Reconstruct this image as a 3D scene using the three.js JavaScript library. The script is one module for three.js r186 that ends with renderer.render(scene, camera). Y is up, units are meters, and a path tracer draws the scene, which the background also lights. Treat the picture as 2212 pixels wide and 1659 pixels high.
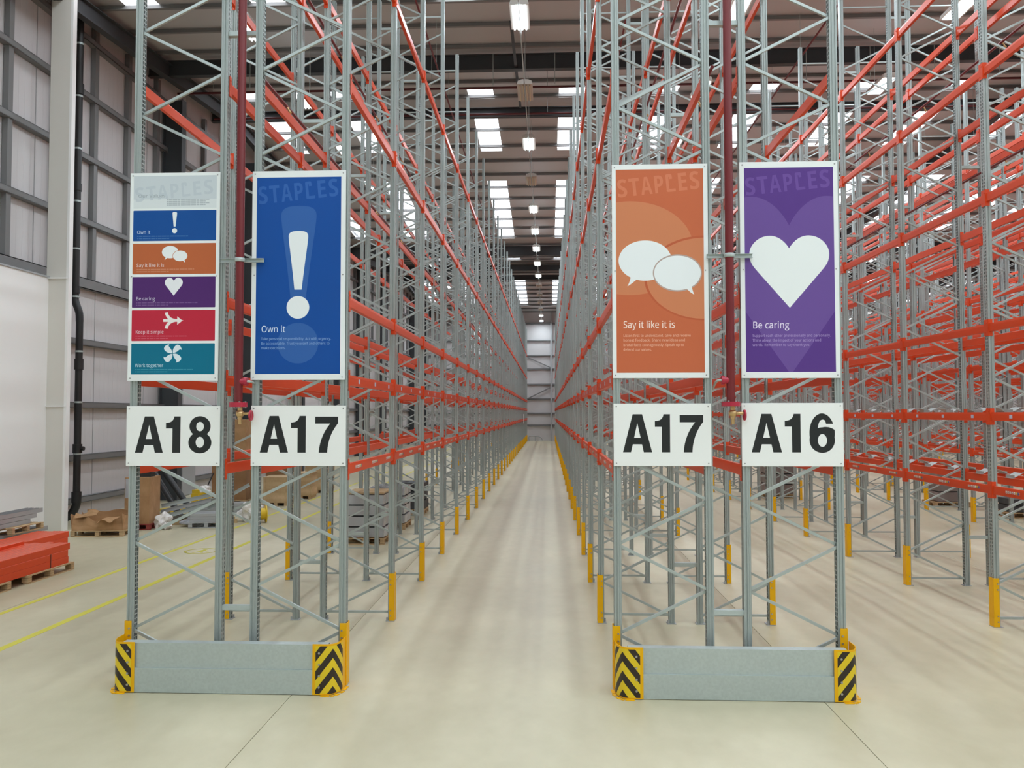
import * as THREE from 'three';
import { mergeGeometries } from 'three/addons/utils/BufferGeometryUtils.js';
import { RectAreaLightUniformsLib } from 'three/addons/lights/RectAreaLightUniformsLib.js';

// ---------------------------------------------------------------- camera, sky, light levels
const scene = new THREE.Scene();
const camera = new THREE.PerspectiveCamera(2 * Math.atan(829.5 / 1750) * 180 / Math.PI, 2212 / 1659, 0.1, 400);
camera.position.set(0, 3.022, 9.017);
camera.rotation.order = 'YXZ';
camera.rotation.set(0.0361, 0.0445, -0.0008);
const renderer = new THREE.WebGLRenderer({ antialias: true });
renderer.toneMapping = THREE.LinearToneMapping;
renderer.toneMappingExposure = 1.0;
renderer.shadowMap.enabled = true;
RectAreaLightUniformsLib.init();
scene.background = new THREE.Color().setRGB(5.2, 5.3, 5.35);   // overcast daylight above the rooflights
const LAMP_RADIANCE = 65, UPLIGHT = 3.4, LAMP_COLOR = new THREE.Color().setRGB(0.88, 1, 1.08);

// ---------------------------------------------------------------- helpers
const used = new Map();
function numbered(name) { const n = used.get(name) ?? 0; used.set(name, n + 1); return n ? `${name}_${String(n).padStart(3, '0')}` : name; }
let seed = 7;
function rnd() { seed = (seed + 0x6d2b79f5) | 0; let t = Math.imul(seed ^ (seed >>> 15), 1 | seed); t = (t + Math.imul(t ^ (t >>> 7), 61 | t)) ^ t; return ((t ^ (t >>> 14)) >>> 0) / 4294967296; }
const rr = (a, b) => a + (b - a) * rnd();
const ORD = ['first', 'second', 'third', 'fourth', 'fifth', 'sixth', 'seventh', 'eighth', 'ninth', 'tenth', 'eleventh', 'twelfth', 'thirteenth', 'fourteenth', 'fifteenth', 'sixteenth', 'seventeenth', 'eighteenth', 'nineteenth', 'twentieth', 'twenty-first', 'twenty-second', 'twenty-third'];
function tag(o, label, category, group, kind) {
  if (label) o.userData.label = label;
  if (category) o.userData.category = category;
  if (group) o.userData.group = group;
  if (kind) o.userData.kind = kind;
  return o;
}
function thing(name, label, category, p = [0, 0, 0], turn = 0, group) {
  const o = new THREE.Group(); o.name = numbered(name); o.position.set(...p); o.rotation.y = turn; scene.add(o);
  return tag(o, label, category, group);
}
function part(name, geo, mat, parent, p, r) {
  const m = new THREE.Mesh(Array.isArray(geo) ? join(geo) : geo, mat);
  m.name = parent === scene ? numbered(name) : name; m.castShadow = m.receiveShadow = true;
  if (p) m.position.set(...p);
  if (r) m.rotation.set(...r);
  parent.add(m); return m;
}
function struct(name, geo, mat, parent = scene) { const m = part(name, geo, mat, parent); if (parent === scene) m.userData.kind = 'structure'; return m; }
function many(name, geo, mat, parent, matrices) {
  if (!matrices.length) return;
  const m = new THREE.InstancedMesh(geo, mat, matrices.length); m.name = name; m.userData.kind = 'stuff'; m.castShadow = m.receiveShadow = true;
  matrices.forEach((x, i) => m.setMatrixAt(i, x)); parent.add(m); return m;
}
function join(list) {
  return mergeGeometries(list.map((g) => { const n = g.index ? g.toNonIndexed() : g.clone(); for (const k of Object.keys(n.attributes)) if (!['position', 'normal', 'uv'].includes(k)) n.deleteAttribute(k); return n; }), false);
}
const box = (w, h, d, x = 0, y = 0, z = 0) => new THREE.BoxGeometry(w, h, d).translate(x, y, z);
// box from corner to corner
const span = (x0, x1, y0, y1, z0, z1) => box(x1 - x0, y1 - y0, z1 - z0, (x0 + x1) / 2, (y0 + y1) / 2, (z0 + z1) / 2);
function bar(a, b, w, h = w) {   // a rectangular bar from a to b
  const A = new THREE.Vector3(...a), B = new THREE.Vector3(...b), d = B.clone().sub(A), L = d.length();
  const g = new THREE.BoxGeometry(w, h, L), m = new THREE.Matrix4().lookAt(A, B, Math.abs(d.y) > 0.99 * L ? new THREE.Vector3(1, 0, 0) : new THREE.Vector3(0, 1, 0));
  return g.applyMatrix4(m).translate((A.x + B.x) / 2, (A.y + B.y) / 2, (A.z + B.z) / 2);
}
function tube(a, b, r, n = 12) {
  const A = new THREE.Vector3(...a), B = new THREE.Vector3(...b), d = B.clone().sub(A);
  const g = new THREE.CylinderGeometry(r, r, d.length(), n);
  g.applyQuaternion(new THREE.Quaternion().setFromUnitVectors(new THREE.Vector3(0, 1, 0), d.normalize()));
  return g.translate((A.x + B.x) / 2, (A.y + B.y) / 2, (A.z + B.z) / 2);
}
function bent(points, r, n = 40, sides = 12) { return new THREE.TubeGeometry(new THREE.CatmullRomCurve3(points.map((p) => new THREE.Vector3(...p))), n, r, sides, false); }
// outline in x/y extruded along z with a small bevel
function plate(pts, depth, bevel = 0) {
  const s = new THREE.Shape(pts.map((p) => new THREE.Vector2(...p)));
  return new THREE.ExtrudeGeometry(s, { depth: depth - 2 * bevel, bevelEnabled: bevel > 0, bevelThickness: bevel, bevelSize: bevel, bevelSegments: 1, curveSegments: 8 }).translate(0, 0, bevel);
}
const at4 = (x, y, z, ry = 0) => new THREE.Matrix4().makeRotationY(ry).setPosition(x, y, z);

// ---------------------------------------------------------------- procedural textures
function noiseField(n, cells, s) {   // tileable value noise
  const g = new Float32Array(cells * cells); let q = s;
  for (let i = 0; i < g.length; i++) { q = (Math.imul(q, 1664525) + 1013904223) | 0; g[i] = (q >>> 0) / 4294967296; }
  const out = new Float32Array(n * n), f = (t) => t * t * (3 - 2 * t);
  for (let y = 0; y < n; y++) for (let x = 0; x < n; x++) {
    const u = x / n * cells, v = y / n * cells, i = Math.floor(u), j = Math.floor(v), a = f(u - i), b = f(v - j), i1 = (i + 1) % cells, j1 = (j + 1) % cells;
    out[y * n + x] = (g[j * cells + i] * (1 - a) + g[j * cells + i1] * a) * (1 - b) + (g[j1 * cells + i] * (1 - a) + g[j1 * cells + i1] * a) * b;
  }
  return out;
}
function fbm(n, start, octaves, s) {
  const out = new Float32Array(n * n); let amp = 1, sum = 0;
  for (let o = 0; o < octaves; o++) { const f = noiseField(n, start << o, s + o * 77); for (let i = 0; i < out.length; i++) out[i] += f[i] * amp; sum += amp; amp *= 0.55; }
  for (let i = 0; i < out.length; i++) out[i] /= sum;
  return out;
}
function dataMap(n, fn, srgb = true) {
  const d = new Uint8Array(n * n * 4);
  for (let i = 0; i < n * n; i++) { const c = fn(i, i % n, Math.floor(i / n)); for (let k = 0; k < 3; k++) d[i * 4 + k] = Math.max(0, Math.min(255, c[k])); d[i * 4 + 3] = 255; }
  const t = new THREE.DataTexture(d, n, n); t.wrapS = t.wrapT = THREE.RepeatWrapping; t.magFilter = THREE.LinearFilter; t.minFilter = THREE.LinearMipmapLinearFilter;
  if (srgb) t.colorSpace = THREE.SRGBColorSpace;
  t.needsUpdate = true; return t;
}
function canvasMap(w, h, draw) {
  const c = document.createElement('canvas'); c.width = w; c.height = h; draw(c.getContext('2d'), w, h);
  const t = new THREE.CanvasTexture(c); t.colorSpace = THREE.SRGBColorSpace; t.anisotropy = 8; return t;
}
const fA = fbm(1024, 4, 7, 11), fB = fbm(1024, 3, 4, 505), fC = fbm(1024, 64, 3, 900);
const concreteMap = dataMap(1024, (i) => { const v = (fA[i] - 0.5) * 26 + (fB[i] - 0.5) * 30 + (fC[i] - 0.5) * 9; return [199 + v, 192 + v, 164 + v * 1.1]; });
const concreteRough = dataMap(1024, (i) => { const v = 112 + (fA[i] - 0.5) * 40 + (fB[i] - 0.5) * 40; return [v, v, v]; }, false);
const zincMap = dataMap(256, (i, x, y) => { const v = (fC[((y * 3) % 1024) * 1024 + (x * 3) % 1024] - 0.5) * 16; return [208 + v, 216 + v, 216 + v]; });
const woodMap = dataMap(256, (i, x, y) => { const v = (fA[((y * 4) % 1024) * 1024 + (x >> 3) * 4] - 0.5) * 70 + (fC[i * 3 % fC.length] - 0.5) * 24; return [196 + v, 168 + v, 128 + v]; });
const cardMap = dataMap(256, (i, x, y) => { const v = (fA[(y * 4) * 1024 + x * 4] - 0.5) * 36 + (x % 6 === 0 ? -5 : 0); return [176 + v, 138 + v, 98 + v]; });
const ribBump = dataMap(64, (i, x) => { const v = (x % 32) < 4 ? 60 : 200; return [v, v, v]; }, false);

// ---------------------------------------------------------------- materials
const lin = (r, g, b) => new THREE.Color().setRGB(r, g, b);
const std = (name, color, roughness = 0.6, metalness = 0, extra = {}) => { const m = new THREE.MeshStandardMaterial({ color, roughness, metalness, ...extra }); m.name = name; return m; };
const M = {
  floor: std('polished concrete', lin(1, 1, 1), 1, 0, { map: concreteMap, roughnessMap: concreteRough }),
  joint: std('floor joint sealant', lin(0.2, 0.19, 0.17), 0.8),
  zinc: std('galvanised steel', lin(0.76, 0.79, 0.77), 0.42, 0.35, { map: zincMap }),
  zincPost: std('galvanised post steel', lin(0.6, 0.615, 0.595), 0.45, 0.3, { map: zincMap }),
  zincBright: std('bright galvanised bracing', lin(0.7, 0.72, 0.7), 0.36, 0.4, { map: zincMap }),
  zincDull: std('dull galvanised steel', lin(0.42, 0.44, 0.45), 0.5, 0.3),
  orange: new THREE.MeshPhysicalMaterial({ color: lin(0.7, 0.07, 0.016), roughness: 0.34, specularIntensity: 0.6 }),
  guard: new THREE.MeshPhysicalMaterial({ color: lin(0.84, 0.44, 0.004), roughness: 0.42, specularIntensity: 0.5 }),
  black: std('black plastic', lin(0.018, 0.018, 0.018), 0.45),
  darkSteel: std('dark grey painted steel', lin(0.05, 0.055, 0.06), 0.55),
  girt: std('grey girt steel', lin(0.2, 0.2, 0.2), 0.55, 0.2),
  purlin: std('purlin steel', lin(0.24, 0.235, 0.23), 0.55, 0.2),
  deck: std('roof liner sheet', lin(0.5, 0.495, 0.49), 0.6),
  clad: std('wall cladding sheet', lin(0.6, 0.585, 0.585), 0.6, 0, { bumpMap: ribBump, bumpScale: 0.006 }),
  white: std('white painted wall', lin(0.88, 0.88, 0.86), 0.7),
  cream: std('cream column lining', lin(0.7, 0.68, 0.62), 0.7),
  board: std('white sign board', lin(0.86, 0.87, 0.86), 0.35),
  screw: std('screw head', lin(0.45, 0.45, 0.45), 0.3, 0.8),
  red: std('dark red sprinkler pipe paint', lin(0.17, 0.014, 0.017), 0.35),
  redBright: std('red flange paint', lin(0.45, 0.02, 0.05), 0.35),
  redDark: std('dark maroon pipe paint', lin(0.1, 0.012, 0.014), 0.45),
  brass: std('brass', lin(0.62, 0.42, 0.2), 0.35, 0.8),
  wood: std('pallet wood', lin(1, 1, 1), 0.8, 0, { map: woodMap }),
  redWood: std('red painted pallet wood', lin(0.3, 0.05, 0.04), 0.7),
  card: std('brown cardboard', lin(1, 1, 1), 0.85, 0, { map: cardMap }),
  cardDark: std('darker cardboard', lin(0.72, 0.68, 0.66), 0.85, 0, { map: cardMap }),
  film: new THREE.MeshPhysicalMaterial({ color: lin(0.4, 0.41, 0.43), roughness: 0.22, clearcoat: 0.6, clearcoatRoughness: 0.15 }),
  paper: std('white packing paper', lin(0.75, 0.73, 0.7), 0.8),
  wrapBrown: std('brown wrapped goods', lin(0.24, 0.2, 0.19), 0.4),
  lineYellow: std('yellow floor paint', lin(0.6, 0.55, 0.05), 0.5),
  toolYellow: std('yellow machine paint', lin(0.75, 0.52, 0.02), 0.4),
  housing: std('light housing', lin(0.62, 0.6, 0.56), 0.5),
  reflector: std('unlit lamp reflector', lin(0.55, 0.48, 0.36), 0.4, 0.3),
  tubeOff: std('unlit fluorescent tube', lin(0.75, 0.68, 0.5), 0.35),
  tubeOn: std('lit fluorescent tube', lin(1, 1, 1), 0.4, 0, { emissive: LAMP_COLOR, emissiveIntensity: 6 }),
  uplens: std('uplight lens', lin(1, 1, 1), 0.4, 0, { emissive: LAMP_COLOR, emissiveIntensity: 3 }),
  pane: new THREE.MeshPhysicalMaterial({ color: lin(0.95, 0.97, 1), roughness: 0.12, transmission: 1, thickness: 0, ior: 1.3 }),
  strap: std('black strap', lin(0.03, 0.025, 0.025), 0.5),
};
M.guard.name = 'yellow guard paint'; M.orange.name = 'orange beam paint'; M.film.name = 'stretch film over grey goods'; M.pane.name = 'rooflight sheet';

// ---------------------------------------------------------------- the building
const XL = -13.6, XR = 42.5, ZB = 24, ZF = -80.5;
// floor: long slabs between sealed joints that run with the aisles
{
  const f = struct('floor', span(XL - 0.5, XR + 0.5, -0.3, -0.015, ZF - 0.5, ZB + 0.5), M.joint);
  const edges = [XL - 0.4]; for (let x = -13.98; x < XR; x += 5.6) if (x > XL) edges.push(x); else edges[0] = XL - 0.4;
  const xs = [XL - 0.4, -8.38, -2.76, 2.88]; for (let x = 8.4; x < XR - 2; x += 5.55) xs.push(x); xs.push(XR + 0.4);
  for (let i = 0; i + 1 < xs.length; i++) {
    const g = span(xs[i] + 0.004, xs[i + 1] - 0.004, -0.014, 0, ZF - 0.4, ZB + 0.4), p = g.attributes.position, uv = g.attributes.uv;
    for (let k = 0; k < p.count; k++) uv.setXY(k, p.getX(k) / 9, p.getZ(k) / 13);
    struct('floor_slab', g, M.floor, f);
  }
}
// painted walkway lines
for (const [x, w, lab] of [[-8.27, 0.1, 'far'], [-7.03, 0.12, 'near']]) {
  const m = struct('floor_marking', span(x - w / 2, x + w / 2, 0.0004, 0.002, -62, 7), M.lineYellow);
}
{ // faded round walkway symbol between the lines
  const o = new THREE.Group(); o.name = 'floor_marking_002'; o.userData.kind = 'structure'; o.position.set(-7.62, 0.0005, -8.6); scene.add(o);
  const ring = new THREE.RingGeometry(0.3, 0.36, 32).rotateX(-Math.PI / 2);
  part('symbol_ring', new THREE.TorusGeometry(0.34, 0.025, 4, 40).scale(1, 1, 0.05).rotateX(-Math.PI / 2), M.lineYellow, o, [0, 0.001, 0]);
  part('walking_figure', [new THREE.CylinderGeometry(0.05, 0.05, 0.002, 16).translate(0, 0, -0.2), box(0.1, 0.002, 0.2, 0, 0, -0.03), bar([-0.02, 0, 0.06], [-0.1, 0, 0.24], 0.05, 0.002), bar([0.02, 0, 0.06], [0.1, 0, 0.22], 0.05, 0.002), bar([0, 0, -0.1], [0.15, 0, 0.02], 0.04, 0.002)], M.lineYellow, o, [0, 0.001, 0]);
}
// roof: pitched spans whose ridges run across the building
const KNEES = [[24, 15], [16.1, 15.62], [-3.7, 14.07], [-23.5, 15.62], [-43.3, 14.07], [-63, 15.62], [-82.8, 14.07]];
const roofY = (z) => { for (let i = 0; i + 1 < KNEES.length; i++) { const [a, ya] = KNEES[i], [b, yb] = KNEES[i + 1]; if (z <= a && z >= b) return ya + (yb - ya) * (a - z) / (a - b); } return z > 24 ? 15 : 14.1; };
const OPEN = [[20, 17], [15.4, 10.6], [5.5, 0.2], [-5, -13.8], [-21.5, -22.8], [-23.8, -28.3], [-32.1, -42.2], [-50.6, -52.7], [-56.7, -58.6], [-64.5, -76.4]];
const STRIPS = [-11.7, -8.0, -2.6, 0.95, 4.55, 8.3, 12.2, 15.75]; for (let x = 19.4; x < XR - 1; x += 3.65) STRIPS.push(x);
const roof = new THREE.Group(); roof.name = 'ceiling'; roof.userData.kind = 'structure'; scene.add(roof);
function roofSheet(x0, x1, za, zb) {   // za > zb
  const zs = [za, ...KNEES.map((k) => k[0]).filter((z) => z < za && z > zb), zb];
  const low = zs.map((z) => [-z, roofY(z)]), top = zs.map((z) => [-z, roofY(z) + 0.12]).reverse();
  return plate([...low, ...top], x1 - x0).rotateY(Math.PI / 2).translate(x0, 0, 0);
}
{
  let x = XL - 0.3;
  for (const c of [...STRIPS, null]) {
    const x1 = c === null ? XR + 0.3 : c - 0.5;
    part('roof_sheet', roofSheet(x, x1, ZB + 0.3, ZF - 0.3), M.deck, roof);
    if (c === null) break;
    let z = ZB + 0.3; const pieces = [];
    for (const [a, b] of OPEN) {
      pieces.push(roofSheet(c - 0.5, c + 0.5, z, a)); z = b;
      const n = Math.max(1, Math.round((a - b) / 3.4)), step = (a - b) / n;
      for (let k = 0; k < n; k++) {
        const za = a - k * step - 0.012, zb = a - (k + 1) * step + 0.012, ya = roofY(za) + 0.003, yb = roofY(zb) + 0.003;
        part('rooflight_pane', bar([c, ya, za], [c, yb, zb], 0.99, 0.004), M.pane, roof);
      }
    }
    pieces.push(roofSheet(c - 0.5, c + 0.5, z, ZF - 0.3));
    part('roof_sheet', pieces, M.deck, roof);
    x = c + 0.5;
  }
  const pg = new THREE.BoxGeometry(XR - XL, 0.125, 0.06), lip = new THREE.BoxGeometry(XR - XL, 0.015, 0.1);
  const purlin = join([pg, lip.clone().translate(0, -0.0625, 0.04), lip.clone().translate(0, 0.055, -0.04)]);
  for (let z = ZB - 0.8; z > ZF; z -= 1.75) part('purlin', purlin, M.purlin, roof, [(XL + XR) / 2, roofY(z) - 0.075, z]);
  const ibeam = (h, w, L) => join([box(L, 0.03, w, 0, h / 2, 0), box(L, 0.03, w, 0, -h / 2, 0), box(L, h, 0.02, 0, 0, 0)]);
  for (const [z, drop, h] of [[-3.7, 0.55, 0.6], [-17.7, 0.4, 0.5], [-22.9, 0.55, 0.35], [-43.3, 0.5, 0.6], [-54.3, 0.5, 0.4], [-62.6, 0.5, 0.4]])
    part('cross_beam', ibeam(h, 0.22, XR - XL), M.darkSteel, roof, [(XL + XR) / 2, roofY(z) - drop, z]);
  for (const x of [-12.9, 18, 36]) {
    for (let i = 0; i + 1 < KNEES.length; i++) { const [a, ya] = KNEES[i], [b, yb] = KNEES[i + 1]; const z1 = Math.max(b, ZF), y1 = roofY(z1); part('rafter', [bar([x, ya - 0.5, a], [x, y1 - 0.5, z1], 0.02, 0.5), bar([x, ya - 0.26, a], [x, y1 - 0.26, z1], 0.24, 0.03), bar([x, ya - 0.74, a], [x, y1 - 0.74, z1], 0.24, 0.03)], M.darkSteel, roof); }
  }
  part('cable_tray', bar([-1.05, 14.35, -14], [-1.05, 14.9, -22], 0.09, 0.05), M.darkSteel, roof);
  // thin droppers by the cross beam
  for (let k = 0; k < 14; k++) part('hanger_rod', tube([-10 + k * 2.05, 13.9, -17.45], [-10 + k * 2.05, 14.95, -17.45], 0.012, 6), M.zinc, roof);
}
// left wall: cladding panels, girts and posts
{
  const w = struct('wall_left', span(XL - 0.5, XL - 0.08, -0.02, 15.9, ZF - 0.5, ZB + 0.5), M.darkSteel);
  for (let z = -14.65 + 2.98 * 13; z > ZF; z -= 2.98) {
    const a = Math.min(z - 0.02, ZB), b = Math.max(z - 2.96, ZF); if (a - b < 0.2) continue;
    const g = span(XL - 0.07, XL, 0, 15.6, b, a), p = g.attributes.position, uv = g.attributes.uv;
    for (let k = 0; k < p.count; k++) uv.setXY(k, p.getZ(k) / 0.5, p.getY(k));
    part('cladding_panel', g, M.clad, w);
  }
  const girt = (h) => join([span(XL, XL + 0.2, -h / 2, -h / 2 + 0.02, ZF, ZB), span(XL, XL + 0.2, h / 2 - 0.02, h / 2, ZF, ZB), span(XL + 0.18, XL + 0.2, -h / 2, h / 2, ZF, ZB)]);
  const gA = girt(0.17), gB = girt(0.3);
  for (const y of [0.55, 1.76, 3.27, 5.09, 6.8, 8.61, 10.5, 12.33, 14.0]) part('girt', y === 6.8 ? gB : gA, M.girt, w, [0, y, 0]);
  const post = span(XL + 0.02, XL + 0.16, 6.9, 14.6, -0.09, 0.09);
  for (let k = -9; k < 36; k++) part('wall_post', post, M.girt, w, [0, 0, -10.44 - 1.92 * k]);
  const col = join([span(-13.5, -12.85, 0, 14.1, -0.012, 0.012), span(-13.52, -13.49, 0, 14.1, -0.16, 0.16), span(-12.87, -12.84, 0, 14.1, -0.16, 0.16)]);
  for (let z = -18.75; z > ZF; z -= 7.2) part('portal_column', col, M.darkSteel, w, [0, 0, z]);
  for (let z = -4; z < ZB; z += 7.2) part('portal_column', col, M.darkSteel, w, [0, 0, z]);
  // roller doors between the columns
  const slat = span(XL + 0.2, XL + 0.26, 0, 0.11, -0.45, 0.45);
  for (const z of [-20.6, -24.3]) { const d = part('fire_door', span(XL + 0.2, XL + 0.27, 0.02, 2.2, z - 0.55, z + 0.55), M.zincDull, w); }
}
{ // white lower wall and the lined column at its end
  const w = struct('wall_left_lower', span(XL + 0.21, -13.0, 0, 6.56, -11.6, ZB), M.white);
  part('wall_capping', span(XL + 0.21, -12.97, 6.56, 6.6, -11.6, ZB), M.zincDull, w);
  const c = struct('column_1', span(-13.06, -12.52, 0, 14.3, -11.58, -11.44), M.cream);
  part('corner_trim', span(-12.535, -12.47, 0, 14.3, -11.6, -11.435), M.white, c);
  part('column_ledge', span(-13.05, -12.5, 6.53, 6.56, -11.44, -11.38), M.white, c);
  part('column_ledge', span(-13.05, -12.5, 3.2, 3.23, -11.44, -11.4), M.white, c);
}
{ // far end wall
  const w = struct('wall_far', span(XL - 0.5, XR + 0.5, -0.02, 15.9, ZF - 0.5, ZF - 0.02), M.clad);
  const girt = join([span(XL, XR, -0.08, -0.06, 0, 0.2), span(XL, XR, 0.06, 0.08, 0, 0.2), span(XL, XR, -0.08, 0.08, 0.18, 0.2)]);
  for (const y of [1.7, 3.0, 4.6, 6.2, 7.9, 9.4, 11.05, 12.9]) part('girt', girt, M.girt, w, [0, y, ZF]);
  for (let x = -11.6; x < XR; x += 5.97) part('wall_post', box(0.16, 14.2, 0.16, x, 7.1, ZF + 0.3), M.zincDull, w);
  part('cross_brace', bar([-2.3, 9.2, ZF + 0.3], [0.6, 7.9, ZF + 0.3], 0.12), M.girt, w);
  part('cross_brace', bar([-2.3, 4.6, ZF + 0.3], [0.6, 6.0, ZF + 0.3], 0.12), M.girt, w);
  const t = thing('pipe_rail', 'low grey pipe rail standing against the far end wall of the aisle', 'rail', [0, 0, ZF + 0.5]);
  part('rail_tube', bent([[-2.1, 0.02, 0], [-2.1, 0.45, 0], [-1.2, 0.5, 0], [-0.75, 0.35, 0], [-0.6, 0.05, 0]], 0.05, 30, 8), M.zincDull, t);
  part('rail_post', tube([-1.4, 0, 0], [-1.4, 0.48, 0], 0.04, 8), M.zincDull, t);
}
struct('wall_right', span(XR, XR + 0.5, -0.02, 15.9, ZF - 0.5, ZB + 0.5), M.clad);
struct('wall_back', span(XL - 0.5, XR + 0.5, -0.02, 15.9, ZB, ZB + 0.5), M.clad);
{ // black rainwater pipe beside the lined column
  const t = thing('downpipe', 'black rainwater downpipe with an offset bend beside the white column', 'pipe', [-13.25, 0, -13.05]);
  part('pipe_run', [tube([0, 6.45, 0], [0, 14.3, 0], 0.1, 16), bent([[0, 6.5, 0], [0, 6.2, 0], [0.12, 5.85, 0], [0.14, 5.6, 0]], 0.1, 24, 16), tube([0.14, 0.75, 0], [0.14, 5.65, 0], 0.095, 16), bent([[0.14, 0.8, 0], [0.14, 0.5, 0], [0.02, 0.22, 0.05], [-0.12, 0.12, 0.1]], 0.11, 24, 16)], M.black, t);
  for (const [x, y, r, h] of [[0, 12.2, 0.13, 0.3], [0, 9.4, 0.12, 0.2], [0.14, 4.4, 0.12, 0.3], [0.14, 2.05, 0.125, 0.25], [0, 6.5, 0.12, 0.2], [0.14, 0.7, 0.13, 0.3]]) part('pipe_socket', new THREE.CylinderGeometry(r, r, h, 16), M.black, t, [x, y, 0]);
  part('rodding_eye', new THREE.CylinderGeometry(0.06, 0.06, 0.1, 12).rotateZ(Math.PI / 2), M.black, t, [0.28, 2.05, 0]);
  for (const [x, y] of [[0, 13.5], [0, 12], [0, 10.5], [0, 9], [0, 7.65], [0.02, 6.3], [0.14, 4.76], [0.14, 3.34], [0.14, 1.9]]) part('pipe_clip', new THREE.CylinderGeometry(0.106, 0.106, 0.05, 16), M.zinc, t, [x, y, 0]);
}

// ---------------------------------------------------------------- lights
function lampShape(lit, far) {
  const o = new THREE.Group();
  part('housing', [plate([[-0.23, 0], [0.23, 0], [0.2, 0.1], [0.08, 0.14], [-0.08, 0.14], [-0.2, 0.1]], 1.32, 0.01).translate(0, 0.03, -0.66)], M.housing, o);
  part('reflector', box(0.43, 0.006, 1.27, 0, 0.027, 0), M.reflector, o);
  const tg = new THREE.CylinderGeometry(0.02, 0.02, 1.22, 8, 1, true).rotateX(Math.PI / 2);
  if (far) part('lamp_diffuser', new THREE.PlaneGeometry(0.38, 1.22).rotateX(Math.PI / 2), M.tubeOn, o, [0, 0.01, 0]);
  else for (const x of [-0.15, -0.05, 0.05, 0.15]) part('lamp_tube', tg, lit ? M.tubeOn : M.tubeOff, o, [x, 0, 0]);
  for (const z of [-0.5, 0.5]) part('suspension_wire', new THREE.CylinderGeometry(0.006, 0.006, 1, 6).translate(0, 0.5, 0), M.zinc, o, [0, 0.165, z]);
  if (lit) { const l = new THREE.RectAreaLight(LAMP_COLOR, LAMP_RADIANCE, 0.4, 1.25); l.rotation.x = -Math.PI / 2; l.position.y = -0.03; l.name = 'lamp_light'; o.add(l);
    part('uplight_lens', new THREE.PlaneGeometry(0.14, 1.2).rotateX(-Math.PI / 2), M.uplens, o, [0, 0.174, 0]);
    const u = new THREE.RectAreaLight(LAMP_COLOR, UPLIGHT * 3, 0.14, 1.2); u.rotation.x = Math.PI / 2; u.position.y = 0.19; u.name = 'lamp_uplight'; o.add(u); }
  return o;
}
const lampOn = lampShape(true), lampOff = lampShape(false), lampFar = lampShape(true, true);
const LINES = [[-7.75, 'over the yellow-lined walkway'], [-0.69, 'over the central aisle'], [4.74, 'over the first aisle right of centre']];
for (let n = 2; n < 7; n++) LINES.push([4.74 + 5.485 * (n - 1), `over the ${ORD[n - 1]} aisle right of centre`]);
const UNLIT = new Set([1, 3, 9, 10, 11, 12]);
for (const [x, where] of LINES) {
  for (let k = -6; k <= 14; k++) {
    const z = -11.1 - 4.82 * k - (x < -7 ? 0.3 : 0), off = x === -0.69 && UNLIT.has(k);
    const o = (off ? lampOff : x < 0 && k < 9 ? lampOn : lampFar).clone(); o.name = numbered('high_bay_light'); o.position.set(x, 13.0, z); scene.add(o);
    for (const w of o.children) if (w.name === 'suspension_wire') w.scale.y = roofY(z + w.position.z) - 13.17;
    tag(o, `${off ? 'unlit' : 'lit'} high bay light, ${ORD[k + 6]} along the line ${where}`, 'light', `high bay lights ${where}`);
  }
}
{ const t = thing('cable_conduit', 'thin straight conduit strung under the high bay lights of the central aisle', 'conduit', [-0.69, 12.93, 0]); part('conduit_tube', tube([0, 0, 20], [0, 0, -79], 0.017, 8), M.zinc, t); }

// ---------------------------------------------------------------- pallet racking
const HP = 12.15, BAY = 2.8, NF = 29, NB = 28;
const sheet = (x0, z0, x1, z1, h = HP, t = 0.004) => bar([x0, 0, z0], [x1, 0, z1], t, h).translate(0, h / 2, 0);
function postShape(holes) {   // aisle face at x = 0 looking to +x, post depth along -x, width along z
  const g = [];
  const pth = [[0, -0.05], [-0.018, -0.05], [-0.022, -0.041], [-0.034, -0.041], [-0.038, -0.05], [-0.054, -0.05], [-0.06, -0.04], [-0.08, -0.04]];
  for (const s of [1, -1]) for (let i = 0; i + 1 < pth.length; i++) g.push(sheet(pth[i][0], pth[i][1] * s, pth[i + 1][0], pth[i + 1][1] * s));
  if (!holes) { g.push(sheet(-0.002, -0.05, -0.002, 0.05)); return join(g); }
  const pos = [], nor = [], uv = [];
  const quad = (x, y0, y1, z0, z1, n) => {
    const c = n > 0 ? [[y0, z1], [y0, z0], [y1, z0], [y0, z1], [y1, z0], [y1, z1]] : [[y0, z0], [y0, z1], [y1, z1], [y0, z0], [y1, z1], [y1, z0]];
    for (const [y, z] of c) { pos.push(x, y, z); nor.push(n, 0, 0); uv.push(z * 4, y); }
  };
  // slotted aisle face, and the slotted return on the inner side
  for (const [x, n, y1, cols] of [[0, 1, 0.018, [[-0.05, -0.03], [-0.014, 0.014], [0.03, 0.05]]], [-0.004, -1, 0.018, [[-0.05, -0.03], [-0.014, 0.014], [0.03, 0.05]]], [-0.082, -1, 0.013, [[-0.04, -0.034], [-0.005, 0.005], [0.034, 0.04]]], [-0.079, 1, 0.013, [[-0.04, -0.034], [-0.005, 0.005], [0.034, 0.04]]]]) for (let y = 0; y < HP - 0.02; y += 0.05) {
    quad(x, y, y + y1, cols[0][0], cols[2][1], n);
    for (const [a, b] of cols) quad(x, y + y1, y + 0.05, a, b, n);
  }
  const w = new THREE.BufferGeometry();
  w.setAttribute('position', new THREE.Float32BufferAttribute(pos, 3)); w.setAttribute('normal', new THREE.Float32BufferAttribute(nor, 3)); w.setAttribute('uv', new THREE.Float32BufferAttribute(uv, 2));
  g.push(w); return join(g);
}
const postFine = postShape(true), postPlain = postShape(false);
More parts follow.
